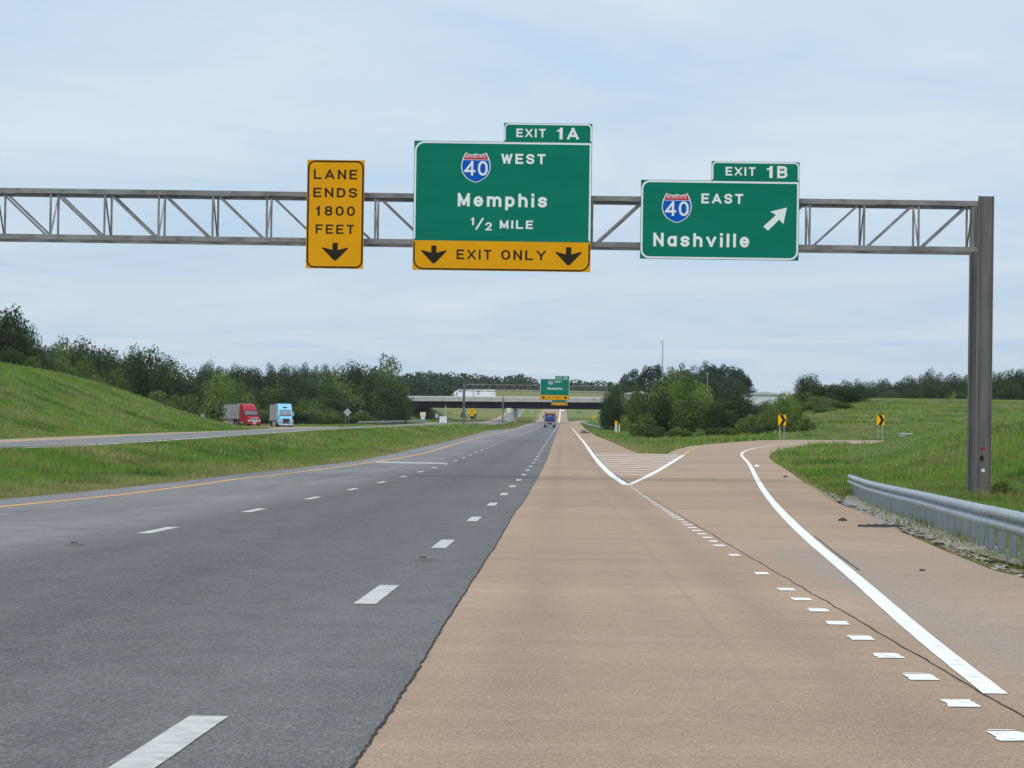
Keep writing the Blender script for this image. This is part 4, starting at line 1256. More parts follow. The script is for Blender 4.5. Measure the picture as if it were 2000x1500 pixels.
mb = MB(); mb.prism([(r_, 0), (0, r_), (-r_, 0), (0, -r_)], (0, 0, zc), (1, 0, 0), (0, 0, 1), (0, 1, 0), .03); mb.build('panel', ALUM, s_)
two_posts(s_, .32, zc - .4)
q = P(395.5, 813.5, 470)
s_ = tag(empty('reverse_facing_sign', on(q.x, 470)), 'small grey-green sign back at the tail of the left hill', 'road sign')
zc = max(q.z - s_.location.z, .8)
slab_part('panel', .62, .75, (0, zc), mat('faded_sign_back', (.22, .27, .22), .6), s_); mb = MB(); mb.box((0, .05, zc / 2 - .3), (.06, .04, zc + .6)); mb.build('post', POST, s_)
for (px, py, Y, wd, ht, m_, lb) in ((1131, 804.5, 1330, 1.75, 1.1, SIGN_GREEN, 'tiny green sign far beyond the overpass on the right bank'), (1160, 816.5, 1180, 1.25, 1.5, SIGN_AMBER, 'yellow sign at the far ramp beyond the overpass'), (1038.5, 803, 1330, .95, 1.0, ALUM, 'tiny grey sign on the median far beyond the overpass')):
    q = P(px, py, Y); gz = float(S(q.x, Y))
    s_ = tag(empty('distant_sign', (q.x, Y, gz)), lb, 'road sign')
    zc = max(q.z - gz, ht / 2 + .6)
    pn = slab_part('panel', wd, ht, (0, zc), m_, s_)
    if m_ is SIGN_GREEN:
        mb = MB()
        for i in range(4): mb.box((-.5 + .33 * i, -.008, zc + .1 * (i % 2)), (.2, .006, .25))
        mb.build('lettering', SIGN_WHITE, pn)
    if m_ is SIGN_AMBER: 
        mb = MB(); mb.box((0, -.008, zc + .2), (.5, .006, .12)); mb.box((0, -.008, zc - .15), (.35, .006, .12)); mb.build('lettering', SIGN_BLACK, pn)
    mb = MB(); mb.box((0, .06, zc / 2 - .3), (.1, .05, zc + .6)); mb.build('post', POST, s_)
for px, pyt, Y, lb in ((1202, 822, 480, 'left one of the three white marker posts with yellow tops by the far gantry'), (1204.8, 822.5, 481, 'middle one of the three white marker posts with yellow tops by the far gantry'), (1209.7, 827, 470, 'right one of the three white marker posts, standing apart by the trees')):
    q = P(px, pyt, Y)
    s_ = tag(empty('marker_post', on(q.x, Y)), lb, 'marker post', 'white marker posts near the far gantry')
    h_ = max(1.0, q.z - s_.location.z)
    mb = MB(); mb.box((0, 0, h_ * .36 - .2), (.13, .08, h_ * .72 + .4)); mb.build('shaft', SIGN_WHITE, s_)
    mb = MB(); mb.box((0, 0, h_ * .86), (.16, .10, h_ * .28)); mb.build('cap', SIGN_AMBER, s_)
for px, pt, pb, Y, lb in ((982.5, 774.5, 828, 900, 'tall grey steel pole in front of the bridge pier'), (870.5, 793, 822, 980, 'pale grey steel pole under the left span of the bridge')):
    q = P(px, pt, Y); 
    s_ = tag(empty('steel_pole', on(q.x, Y)), lb, 'pole')
    h_ = q.z - s_.location.z
    mb = MB(); mb.tube((0, 0, -.3), (0, 0, h_), .20, .17, 12); mb.build('shaft', STEEL_DARK if Y == 900 else ALUM, s_)
    mb = MB(); mb.box((0, 0, .03), (.7, .7, .08)); mb.tube((0, 0, .07), (0, 0, .3), .27, .22, 12); mb.build('base', ALUM, s_)
    mb = MB(); mb.tube((0, 0, h_), (0, 0, h_ + .08), .2, .1, 12); mb.build('cap', ALUM, s_)

# ------------------------------------------------------------------ overpass
ax = Vector((BRA[0], BRA[1], 0)); ay = Vector((BRA[1], -BRA[0], 0))      # along; ay points away from the camera side
if ay.y < 0: ay = -ay
br = tag(empty('overpass_bridge', (BR0[0], BR0[1], 0)), 'concrete and dark steel overpass crossing the motorway, with a truck on it', 'bridge')
L_ = 114.0
def bz(s_): return 15.35 + .006 * s_
def bbar(mb, s0, s1, t0, t1, z0, z1):
    vs = []
    for s_ in (s0, s1):
        for t, z in ((t0, z0), (t1, z0), (t1, z1), (t0, z1)):
            p_ = ax * s_ + ay * t; vs.append((p_.x, p_.y, bz(s_) + z))
    mb.add(vs, [(0, 1, 2, 3), (7, 6, 5, 4), (0, 4, 5, 1), (1, 5, 6, 2), (2, 6, 7, 3), (3, 7, 4, 0)])
mb = MB(); bbar(mb, -4, L_ + 4, 0, 13, .36, .55); mb.build('deck', CONC, br)
for t0 in (0.02, 12.6):
    mb = MB(); bbar(mb, -4, L_ + 4, t0, t0 + .36, .552, 1.75)
    par = mb.build('parapet', CONC, br)
    mb = MB(); bbar(mb, -4, L_ + 4, t0 - .06, t0 + .42, 1.752, 2.15); mb.build('coping', CONC_PALE, par)
    if t0 < 1:
        mb = MB()
        for s_ in np.arange(0, L_, 9.0): bbar(mb, s_, s_ + .12, t0 - .03, t0 - .005, .56, 1.74)
        mb.build('joint', GIRDER, par)
for i in range(5):
    t0 = .30 + i * 2.9
    mb = MB(); bbar(mb, -3, L_ + 3, t0, t0 + .4, -.20, .358); bbar(mb, -3, L_ + 3, t0 + .17, t0 + .23, -1.7, -.202); bbar(mb, -3, L_ + 3, t0, t0 + .4, -1.86, -1.702)
    mb.build('girder', GIRDER, br)
# piers: two rows of columns on the median
for pxp, Yp in ((993.5, 1093), (1006.0, 1103)):
    q = P(pxp, 820, Yp)
    lx_, ly_ = q.x - BR0[0], q.y - BR0[1]
    s_ = lx_ * BRA[0] + ly_ * BRA[1]
    zg = float(S(q.x, q.y)) - .3
    zt = bz(s_) - 1.88
    mb = MB(); mb.box((lx_, ly_, (zg + zt - 1.6) / 2), (1.25, 1.25, zt - 1.6 - zg)); mb.build('pier_column', CONC, br, bevel=.06)
    mb = MB(); mb.box((lx_, ly_, zt - .8), (1.42, 1.42, 1.596)); mb.build('pier_cap', CONC_PALE, br)
for s_ in (-1.0, L_ + 1.0):
    mb = MB(); bbar(mb, s_ - 1.2, s_ + 1.2, -.4, 13.4, -3.6, -1.9); mb.build('abutment', CONC, br)
# sign hung on the parapet
q = P(1093, 781, 1052)
lx_, ly_ = q.x - BR0[0], q.y - BR0[1]
YY_ = BR0[1] + (q.x - BR0[0]) / BRA[0] * BRA[1] - 2.6
s5.location = P(1093.2, 780, YY_); s5.scale = (32.5 * YY_ / F / (348 * kS),) * 3

# ------------------------------------------------------------------ vehicles
GLASS = mat('windscreen_glass', (.10, .12, .13), .12, .0, spec=.9)
TYRE = mat('tyre_rubber', (.02, .02, .02), .85)
CHROME = mat('chrome', (.6, .6, .6), .2, .8)
LAMP = mat('headlamp_lens', (.8, .8, .78), .15)
ORANGE_LAMP = mat('orange_lamp', (.75, .25, .06), .3)
TRAILER = mat('dull_trailer_side', (.40, .42, .43), .45, .2, noise=.1, dirt=(.25, .25, .25), dirt_scale=.4)
WHITE_PAINT = mat('white_paint', (.75, .76, .77), .4)
UNDER = mat('dark_chassis', (.03, .03, .03), .8)
def wheel(parent, x, y, r=.5, w_=.3):
    mb = MB(); mb.tube((x - w_ / 2, y, r), (x + w_ / 2, y, r), r, n=18); wh = mb.build('wheel', TYRE, parent)
    s_ = 1 if x > 0 else -1
    mb = MB(); mb.tube((x + s_ * w_ / 2, y, r), (x + s_ * (w_ / 2 + .02), y, r), r * .55, n=14); mb.build('rim', CHROME, wh)
def side_prism(pts, w0, w1=None, zsplit=None):
    """side outline (y, z) extruded across x; narrower at the top"""
    mb = MB(); n = len(pts)
    zmax = max(p_[1] for p_ in pts)
    vs = []
    for s_ in (-1, 1):
        for y, z in pts:
            hw = w0 if w1 is None else w0 + (w1 - w0) * max(0, (z - 2.2) / (zmax - 2.2))
            vs.append((s_ * hw, y, z))
    return mb.add(vs, [tuple(range(n)), tuple(range(2 * n - 1, n - 1, -1))] + [(i, n + i, n + (i + 1) % n, (i + 1) % n) for i in range(n)])
def semi(label, x, y, heading, paint, style):
    """local: forward +y, front bumper at y=0"""
    t = tag(empty('semi_truck', on(x, y), heading), label, 'truck')
    top = 4.0
    hoodz = 1.75 if style == 'blue' else 1.65
    # hood
    hp = [(-.12, .62), (-.02, 1.0), (-.10, 1.45), (-.45, hoodz - .05), (-1.75, hoodz + .18), (-1.75, .62)]
    hood = side_prism(hp, 1.02).build('hood', paint, t, bevel=.06)
    for s_ in (-1, 1):
        mb = MB(); mb.prism([(-1.55, .75), (-1.35, 1.15), (-.9, 1.32), (-.35, 1.22), (-.12, .95), (-.14, .5), (-1.5, .5)], (s_ * 1.03, 0, 0), (0, 1, 0), (0, 0, 1), (s_, 0, 0), .19)
        mb.build('fender', paint, t, bevel=.04)
    # cab with sleeper and roof fairing
    cp = [(-1.76, .62), (-1.76, 1.95), (-2.35, 2.78), (-2.55, 2.95), (-3.0, 3.55), (-3.7, top - .08), (-5.0, top), (-5.2, top - .1), (-5.2, .62)]
    cab = side_prism(cp, 1.22, 1.12).build('cab', paint, t, bevel=.07)
    wsn = Vector((0, .83, .59)).normalized()
    mb = MB(); vs = [(-1.04, -1.80, 2.02), (1.04, -1.80, 2.02), (.98, -2.30, 2.72), (-.98, -2.30, 2.72)]
    vs = [Vector(v_) + wsn * .015 for v_ in vs]; b_ = [v_ - wsn * .03 for v_ in vs]
    mb.add(vs + b_, [(0, 1, 2, 3), (4, 7, 6, 5), (0, 4, 5, 1), (1, 5, 6, 2), (2, 6, 7, 3), (3, 7, 4, 0)])
    ws = mb.build('windscreen', GLASS, t)
    mb = MB(); mb.bar(Vector((0, -1.79, 2.02)) + wsn * .03, Vector((0, -2.29, 2.72)) + wsn * .03, .05, .02); mb.build('divider', paint, ws)
    mb = MB(); mb.box((0, -1.74, 1.97), (2.1, .06, .09)); mb.build('wiper_cowl', UNDER, t)
    mb = MB(); mb.box((0, -2.50, 2.90), (2.1, .32, .07)); mb.build('sun_visor', paint if style == 'red' else GLASS, t)
    for s_ in (-1, 1):
        mb = MB(); mb.box((s_ * 1.185, -2.75, 2.32), (.10, .85, .62)); mb.build('side_window', GLASS, t)
        mb = MB(); mb.box((s_ * 1.36, -1.95, 2.25), (.20, .12, .62)); mb.bar((s_ * 1.2, -2.1, 2.5), (s_ * 1.36, -1.97, 2.5), .05); mb.build('mirror', UNDER if style == 'red' else paint, t)
        mb = MB(); mb.box((s_ * .92, -.10, .95), (.34, .16, .26)); mb.build('headlight', LAMP if style == 'red' else ORANGE_LAMP, t)
        if style == 'blue':
            mb = MB(); mb.box((s_ * .66, -.075, .95), (.18, .14, .22)); mb.build('headlight', LAMP, t)
    if style == 'blue':
        mb = MB(); mb.box((0, -2.80, 3.34), (.75, .12, .17)); mb.build('roof_vent', UNDER, t)
        mb = MB(); mb.prism([(-.52, -.36), (.52, -.36), (.60, .36), (-.60, .36)], (0, -.02, 1.10), (1, 0, 0), (0, .1, 1), (0, 1, 0), .06); gr_ = mb.build('grille', UNDER, t)
        mb = MB(); mb.bar((-.5, .05, .82), (.5, .06, 1.4), .07, .02); mb.build('bar', CHROME, gr_)
    else:
        mb = MB(); mb.prism([(-.48, -.40), (.48, -.40), (.58, .20), (.45, .40), (-.45, .40), (-.58, .20)], (0, -.02, 1.08), (1, 0, 0), (0, -.08, 1), (0, 1, 0), .06); gr_ = mb.build('grille', CHROME, t)
        mb = MB()
        for i in range(5): mb.box((0, .045, .80 + .14 * i), (.86, .012, .075))
        mb.build('slots', UNDER, gr_)
        mb = MB()
        for i, (a_, w__) in enumerate(((-.55, .2), (-.3, .22), (-.04, .2), (.2, .2), (.46, .25))): mb.box((a_, -3.10, 3.50), (w__, .06, .12))
        lg = mb.build('roof_lettering', WHITE_PAINT, t)
    mb = MB(); mb.box((0, -.08, .50), (2.36, .26, .34)); mb.box((0, -.02, .36), (1.8, .2, .1)); bp = mb.build('bumper', paint if style == 'red' else mat('pale_blue_bumper', (.30, .50, .62), .4), t, bevel=.05)
    mb = MB(); mb.box((0, .06, .50), (.45, .02, .13)); mb.build('number_plate', WHITE_PAINT, bp)
    if style == 'blue':
        mb = MB(); mb.box((0, .055, .62), (1.5, .02, .06)); mb.build('slot', UNDER, bp)
    mb = MB(); mb.box((0, -3.5, .72), (.9, 6.6, .26)); mb.build('chassis', UNDER, t)
    for s_ in (-1, 1):
        mb = MB(); mb.tube((s_ * .95, -3.0, .68), (s_ * .95, -4.6, .68), .30, n=14); mb.build('fuel_tank', CHROME if style == 'red' else UNDER, t)
    # trailer
    y0, y1 = -5.75, -20.0
    mb = MB(); mb.box((0, (y0 + y1) / 2, 2.62), (2.56, y0 - y1, 2.8)); tr = mb.build('trailer', TRAILER, t, bevel=.04)
    mb = MB()
    for s_ in (-1, 1):
        mb.box((s_ * 1.285, (y0 + y1) / 2, 1.28), (.03, y0 - y1 - .02, .14)); mb.box((s_ * 1.285, (y0 + y1) / 2, 3.96), (.03, y0 - y1 - .02, .1))
    mb.build('trim_rail', CHROME, tr)
    mb = MB(); mb.box((0, -12.5, 1.05), (.9, 12.5, .3)); mb.build('frame', UNDER, tr)
    for s_ in (-1, 1):
        mb = MB(); mb.box((s_ * 1.1, -12.0, .72), (.04, 6.5, .85)); mb.build('side_skirt', TRAILER, tr)
        mb = MB(); mb.box((s_ * .8, -8.8, .65), (.12, .12, .9)); mb.build('landing_leg', UNDER, tr)
    for s_ in (-1, 1):
        wheel(t, s_ * 1.03, -1.0)
        for yy in (-5.6, -6.9, -17.2, -18.5):
            wheel(t, s_ * .98, yy, .5, .55)
    return t
RED = mat('red_truck_paint', (.36, .012, .03), .35, noise=.04)
SKY_BLUE = mat('light_blue_truck_paint', (.20, .50, .72), .35, noise=.04)
def face_dir(a): return math.pi + a      # heading turned a to the viewer's right of straight at the camera
q = P(558.5, 836, 540); semi('light blue semi truck coming down the ramp on the left', q.x, 540, face_dir(R(9.5)), SKY_BLUE, 'blue')
q = P(497, 834, 575); semi('red semi truck with grey trailer half hidden behind a bush', q.x, 575, face_dir(R(24)), RED, 'red')

# concrete or tank lorry going away
t = tag(empty('tank_truck', on(P(1073.5, 833, 690).x, 690)), 'orange truck with a blue rounded tank seen from behind in the middle lane', 'truck')
NAVY = mat('navy_tank_paint', (.025, .04, .22), .45, noise=.1)
ORANGE = mat('orange_truck_paint', (.70, .24, .03), .4)
DKBLUE = mat('dark_blue_panel', (.02, .028, .075), .5)
mb = MB(); mb.box((0, 4.4, .85), (.95, 9.4, .3)); mb.build('chassis', UNDER, t)
for s_ in (-1, 1):
    for yy in (.9, 2.2, 7.6): wheel(t, s_ * .98, yy, .5, .45)
mb = MB(); n = 20
vs = []; fs = []
secs = ((.35, .62), (.42, .80), (.9, .98), (2.0, 1.05), (4.6, 1.05), (5.0, .8))
for y, r_ in secs:
    for i in range(n):
        a_ = 2 * math.pi * i / n; vs.append((math.cos(a_) * r_ * 1.05, y, 1.86 + math.sin(a_) * r_ * .86))
for j in range(len(secs) - 1):
    for i in range(n): fs.append((j * n + i, j * n + (i + 1) % n, (j + 1) * n + (i + 1) % n, (j + 1) * n + i))
fs += [tuple(range(n)), tuple(range((len(secs) - 1) * n, len(secs) * n))[::-1]]
mb.add(vs, fs); tk = mb.build('tank', NAVY, t, smooth=True)
mb = MB(); mb.prism([(-.45, 2.42), (-.95, 2.15), (-.72, 2.36)], (0, .8, 0), (1, 0, 0), (0, 0, 1), (0, 1, 0), 1.2); mb.build('hatch', ALUM, tk)
mb = MB(); mb.box((0, .35, 1.05), (2.3, .5, .38)); mb.box((0, .1, .68), (2.1, .2, .12)); mb.build('rear_platform', CHROME, t)
mb = MB(); mb.box((0, -.02, 1.06), (2.25, .04, .1)); mb.build('reflector_strip', SHIELD_RED, t)
for s_ in (-1, 1):
    mb = MB(); mb.box((s_ * .9, .15, .45), (.55, .06, .55)); mb.build('mud_flap', UNDER, t)
    mb = MB(); mb.tube((s_ * 1.08, 5.4, 1.0), (s_ * 1.08, 5.4, 3.55), .075, n=10); mb.build('exhaust_stack', CHROME, t)
    mb = MB(); mb.box((s_ * 1.42, 7.2, 2.3), (.2, .12, .55)); mb.build('mirror', ORANGE if s_ > 0 else UNDER, t)
mb = MB(); mb.box((.14, 6.6, 2.2), (2.4, 2.0, 2.3), taper=.95); cb = mb.build('cab', ORANGE, t, bevel=.08)
mb = MB(); mb.box((-.1, 5.52, 2.2), (2.1, .08, 1.5)); mb.build('rear_panel', DKBLUE, cb)
mb = MB(); mb.box((0, 8.3, 1.45), (1.9, 1.4, 1.0)); mb.build('hood', ORANGE, t, bevel=.08)
mb = MB(); mb.box((0, 7.62, 2.55), (2.0, .04, .7)); mb.build('windscreen', GLASS, cb)
mb = MB(); mb.tube((1.12, 2.6, .9), (1.12, 4.2, .9), .3, n=12); mb.build('side_tank', WHITE_PAINT, t)
t = t
# double trailer on the bridge
ang = math.atan2(BRA[1], BRA[0]) - math.pi / 2
sB = 74.0
pos = ax * sB + ay * 9.2
dt = tag(empty('double_trailer_truck', (BR0[0] + pos.x, BR0[1] + pos.y, bz(sB) + .555), ang), 'white truck with two trailers crossing the overpass', 'truck')
qd = P(885, 770, 1120)
mb = MB()
for (y0, y1) in ((0, 8.6), (9.7, 18.3)):
    mb = MB(); mb.box((0, (y0 + y1) / 2, 2.75), (2.56, y1 - y0, 2.75)); tr = mb.build('trailer', WHITE_PAINT, dt, bevel=.05)
    mb = MB(); mb.box((0, (y0 + y1) / 2, 1.2), (.9, y1 - y0 - .5, .3)); mb.build('frame', UNDER, tr)
    col_ = ((.10, .12, .3), (.45, .1, .1)) if y0 == 0 else ((.35, .10, .03), (.03, .03, .2))
    for i, cc_ in enumerate(col_):
        mb = MB(); yy = y1 - (1.6 if y0 else 2.2)
        if y0 == 0: mb.box((-1.285, yy, 3.55 - .85 * i), (.02, 1.8 - .4 * i, .55))
        else: mb.box((-1.285, yy - .55 * (2 * i - 1), 3.6), (.02, .95, .6))
        mb.build('side_mark', mat('side_mark_paint', cc_, .5), tr)
    for yy in (y0 + 1.2, y1 - .9):
        for s_ in (-1, 1): wheel(dt, s_ * .98, yy, .5, .5)
mb = MB(); mb.box((0, -.02, 2.75), (2.4, .03, 2.6)); dr = mb.build('rear_door', mat('bright_white_paint', (.86, .87, .87), .4), dt)
mb = MB(); mb.box((0, -.045, 2.75), (.03, .02, 2.5)); mb.box((0, -.045, 2.55), (.5, .02, .45)); mb.build('placard', ALUM, dr)
cabp = [(18.9, .6), (18.9, 3.5), (19.4, 3.75), (20.5, 2.9), (20.9, 2.0), (22.2, 1.7), (22.4, .6)]
side_prism(cabp, 1.2).build('cab', WHITE_PAINT, dt, bevel=.06)
for s_ in (-1, 1):
    mb = MB(); mb.box((s_ * 1.19, 20.1, 2.2), (.05, .9, .6)); mb.build('side_window', GLASS, dt)
    for yy in (19.2, 21.8): wheel(dt, s_ * 1.0, yy, .5, .35)
    mb = MB(); mb.box((s_ * 1.12, 18.75, 2.2), (.08, .28, 2.4)); mb.build('cab_fairing', GIRDER, dt)
# far white car
q = P(1099.5, 802.2, 1470)
t = tag(empty('car', on(q.x, 1470, .02)), 'tiny white car far down the road just under the bridge beam', 'car')
bp = [(-2.2, .35), (-2.25, .85), (-1.4, 1.0), (-.7, 1.48), (.8, 1.5), (1.7, 1.0), (2.25, .9), (2.25, .35)]
side_prism(bp, .9).build('body', WHITE_PAINT, t, bevel=.06)
mb = MB(); mb.prism([(-.7, -.25), (.7, -.25), (.6, .22), (-.6, .22)], (0, -1.08, 1.25), (1, 0, 0), (0, .8, .6), (0, -.6, .8), .03); mb.build('rear_window', GLASS, t)
for s_ in (-1, 1):
    mb = MB(); mb.box((s_ * .7, -2.26, .8), (.3, .04, .16)); mb.build('tail_light', SHIELD_RED, t)
    for yy in (-1.35, 1.4): wheel(t, s_ * .8, yy, .33, .2)

# ------------------------------------------------------------------ small things on the road
def tyre_scrap(name, label, px, py, L, W_, H_, rz, cat='tyre scrap'):
    q = G(px, py)
    mb = MB(); n = 14
    vs = []; 
    for i in range(n + 1):
        f_ = i / n - .5
        wv = W_ * (1 - .5 * abs(2 * f_) ** 3) * (.75 + .5 * rng.random()); hv = H_ * (.6 + .8 * rng.random()) * (1 - .4 * abs(2 * f_) ** 2)
        yo = .12 * W_ * math.sin(6 * f_)
        for a_ in (0, .35, .65, 1.0): vs.append((f_ * L, yo + (a_ - .5) * wv, hv * (0.05 if a_ in (0, 1.0) else 1.0) * (.8 + .4 * rng.random())))
    fs = [(i * 4 + j, i * 4 + j + 1, (i + 1) * 4 + j + 1, (i + 1) * 4 + j) for i in range(n) for j in range(3)]
    mb.add(vs, fs); mb.add([(v_[0], v_[1], 0.0) for v_ in vs], [tuple(reversed(f_)) for f_ in fs])
    o = mb.build(name, TYRE); o.location = on(q[0], q[1], DZ_C + .003); o.rotation_euler = (0, 0, rz)
    return tag(o, label, cat)
tyre_scrap('tyre_scrap', 'long black strip of shed tyre tread on the ramp shoulder', 1722, 1031, .68, .42, .035, .05)
tyre_scrap('tyre_scrap', 'small black tyre chunk left of the long tread strip', 1645, 1019, .12, .25, .035, .3)
tyre_scrap('tyre_scrap', 'flat dark tyre shred lying alone on the near ramp shoulder', 1801, 1117.5, .055, .12, .012, 0)
tyre_scrap('tyre_scrap', 'tiny dark scrap on the far ramp shoulder by the grass', 1534, 933, .13, .4, .05, .2)
tyre_scrap('tyre_scrap', 'dark heap of tyre shreds on the shoulder beyond the gore', 1143, 846.5, 1.3, 1.5, .2, .1)
tyre_scrap('tyre_scrap', 'thin dark shred behind the heap beyond the gore', 1139, 843, 1.0, 1.2, .15, -.2)
for px, py, lb in ((148, 1069.5, 'worn dark lane reflector in front of the farther lane dash'), (827, 1098.5, 'worn dark lane reflector between two dashes of the nearer line')):
    q = G(px, py)
    mb = MB(); mb.box((0, 0, .012), (.17, .5, .024), taper=.8); o = mb.build('lane_reflector', STEEL_DARK); o.location = on(q[0], q[1], DZ_A + .002); tag(o, lb, 'road reflector')
    mb = MB(); mb.box((0, -.1, .036), (.06, .1, .022)); l_ = mb.build('lens', GLASS, o)

q = G(1477, 912)
mb = MB(); mb.add([(-.3, -.5, 0), (.28, -.4, .02), (.32, .5, .10), (-.1, .6, .03), (0, 0, .16)], [(0, 1, 4), (1, 2, 4), (2, 3, 4), (3, 0, 4), (3, 2, 1, 0)])
o = mb.build('litter', WHITE_PAINT); o.scale = (.45, .6, .6); o.location = on(q[0], q[1], DZ_C + .003); tag(o, 'crumpled white litter on the far ramp shoulder', 'litter')

# ------------------------------------------------------------------ trees
def leaf_mesh(name, material, lobes, per, size, seed, flat=.0):
    r = np.random.default_rng(seed)
    C = []; Nn = []; Cl = []
    for (cx, cy, cz, rx, ry, rz) in lobes:
        n = int(per * (rx * ry * rz) ** (2 / 3) * 75)
        d = r.normal(size=(n, 3)); d /= np.linalg.norm(d, axis=1)[:, None]
        rad = 1 - .35 * r.random(n) ** 2
        bump = 1 + .16 * np.sin(d[:, 0] * 7 + seed) * np.cos(d[:, 1] * 6 + d[:, 2] * 5 + cx * 9)
        p_ = d * (rad * bump)[:, None] * np.array((rx, ry, rz)) + np.array((cx, cy, cz))
        C.append(p_); Nn.append(d + .55 * r.normal(size=(n, 3)))
        tone = r.random() ** 1.3
        Cl.append(np.clip(tone + .3 * (r.random(n) - .5), 0, 1))
    C = np.concatenate(C); Nn = np.concatenate(Nn); Cl = np.concatenate(Cl)
    keep = C[:, 2] > .01
    C, Nn, Cl = C[keep], Nn[keep], Cl[keep]
    n = len(C)
    Nn /= np.linalg.norm(Nn, axis=1)[:, None]
    t = np.cross(Nn, r.normal(size=(n, 3))); t /= np.linalg.norm(t, axis=1)[:, None]
    b = np.cross(Nn, t)
    s_ = size * (.55 + .9 * r.random(n))[:, None]
    V = np.empty((n, 4, 3), np.float32)
    V[:, 0] = C - t * s_; V[:, 1] = C + b * s_ * .62 + t * s_ * .1; V[:, 2] = C + t * s_; V[:, 3] = C - b * s_ * .62 - t * s_ * .15
    me = bpy.data.meshes.new(name)
    me.vertices.add(n * 4); me.vertices.foreach_set('co', V.ravel())
    me.loops.add(n * 4); me.loops.foreach_set('vertex_index', np.arange(n * 4, dtype=np.int32))
    me.polygons.add(n); me.polygons.foreach_set('loop_start', np.arange(0, n * 4, 4, dtype=np.int32))
    a = me.attributes.new('clump', 'FLOAT', 'POINT'); a.data.foreach_set('value', np.repeat(Cl, 4).astype(np.float32))
    me.materials.append(material); me.update(calc_edges=True)
    return me
def lobes_round(r, n=16, z0=.22, top=1.0, spread=.36, col=False):
    L = []
    for i in range(n):
        z = z0 + (top - z0) * (i + .5) / n
        f = (z - z0) / (top - z0)
        env = math.sin(math.pi * min(1, .24 + .64 * f)) ** .7
        if col: env = .8 * (1 - .6 * f)
        for k_ in range(2 if f < .75 else 1):
            a_ = r.random() * 6.283; d_ = spread * env * (.45 + .55 * r.random())
            s_ = (.155 + .10 * r.random()) * (.75 + .5 * env)
            L.append((math.cos(a_) * d_, math.sin(a_) * d_, z - s_ * .4, s_ * 1.15, s_ * 1.15, s_ * .85))
    L.append((0, 0, (z0 + top) / 2, spread * .62, spread * .62, (top - z0) * .36))
    return L
def lobes_bush(r, n=12):
    L = [(0, 0, .3, .34, .34, .38)]
    for i in range(n):
        a_ = r.random() * 6.283; d_ = .34 * math.sqrt(r.random()); z = .12 + .72 * r.random() * (1 - .8 * d_ / .5)
        s_ = .13 + .09 * r.random(); L.append((math.cos(a_) * d_, math.sin(a_) * d_, z, s_, s_, s_ * .95))
    return L
def lobes_pine(r):
    L = []
    for i in range(13):
        f = r.random(); z = .42 + .5 * f; a_ = r.random() * 6.283; d_ = .30 * (1 - .5 * abs(f - .45)) * r.random() ** .5
        s_ = .11 + .06 * r.random(); L.append((math.cos(a_) * d_, math.sin(a_) * d_, z, s_ * 1.3, s_ * 1.3, s_ * .6))
    L.append((0, 0, .93, .13, .13, .08))
    return L
def lobes_open(r):
    L = []
    for i in range(22):
        f = r.random(); z = .30 + .60 * f; a_ = r.random() * 6.283; d_ = .42 * math.sin(math.pi * min(1, .32 + .42 * f)) * (.35 + .65 * r.random())
        s_ = .10 + .05 * r.random(); L.append((math.cos(a_) * d_, math.sin(a_) * d_, z, s_, s_, s_ * .85))
    return L
def trunk_mesh(name, seed, h=.75, r0=.022, limbs=7):
    r = random.Random(seed); mb = MB()
    p_ = Vector((0, 0, -.03)); rad = r0
    for i in range(5):
        q = p_ + Vector((r.uniform(-.015, .015), r.uniform(-.015, .015), (h + .03) / 5)); r2 = rad * .78
        mb.tube(p_, q, rad, r2, 8, cap=False); p_, rad = q, r2
        if i >= 1:
            for k_ in range(2):
                a_ = r.random() * 6.28; l_ = r.uniform(.15, .28)
                e_ = p_ + Vector((math.cos(a_) * l_, math.sin(a_) * l_, l_ * r.uniform(.4, .9)))
                mb.tube(p_, e_, rad * .55, rad * .15, 6, cap=False)
    me = bpy.data.meshes.new(name); me.from_pydata([tuple(v_) for v_ in mb.v], [], mb.f); me.materials.append(BARK); me.update()
    return me
KINDS = {}
def kind(name, fn, m, nvar, per, size, trunk):
    out_ = []
    for i in range(nvar):
        rr = random.Random(hash_(name) + i * 17)
        out_.append((leaf_mesh(name + '_crown', m, fn(rr), per, size, 100 + i + hash_(name) % 97), trunk_mesh(name + '_trunk', i + 5, *trunk)))
    KINDS[name] = out_
def hash_(s_): return sum(ord(c_) * (i + 3) for i, c_ in enumerate(s_))
kind('dark', lambda r: lobes_round(r), LEAF_DARK, 5, 55, .0215, (.7, .02))
kind('mid', lambda r: lobes_round(r, z0=.12), LEAF_MID, 5, 60, .0215, (.65, .02))
kind('light', lambda r: lobes_round(r, z0=.08, spread=.33), LEAF_LIGHT, 3, 60, .0215, (.6, .02))
kind('column', lambda r: lobes_round(r, z0=.03, spread=.32, col=True), LEAF_MID, 2, 70, .0215, (.8, .018))
kind('bush', lambda r: lobes_bush(r), LEAF_MID, 3, 60, .029, (.4, .02))
kind('dark_bush', lambda r: lobes_bush(r), LEAF_DARK, 3, 60, .029, (.4, .02))
kind('light_bush', lambda r: lobes_bush(r), LEAF_LIGHT, 2, 60, .029, (.4, .02))
kind('pine', lambda r: lobes_pine(r), LEAF_PINE, 4, 75, .021, (.9, .016))
kind('open', lambda r: lobes_open(r), LEAF_MID, 3, 110, .019, (.62, .02))
TR = random.Random(3)
NT = [0]
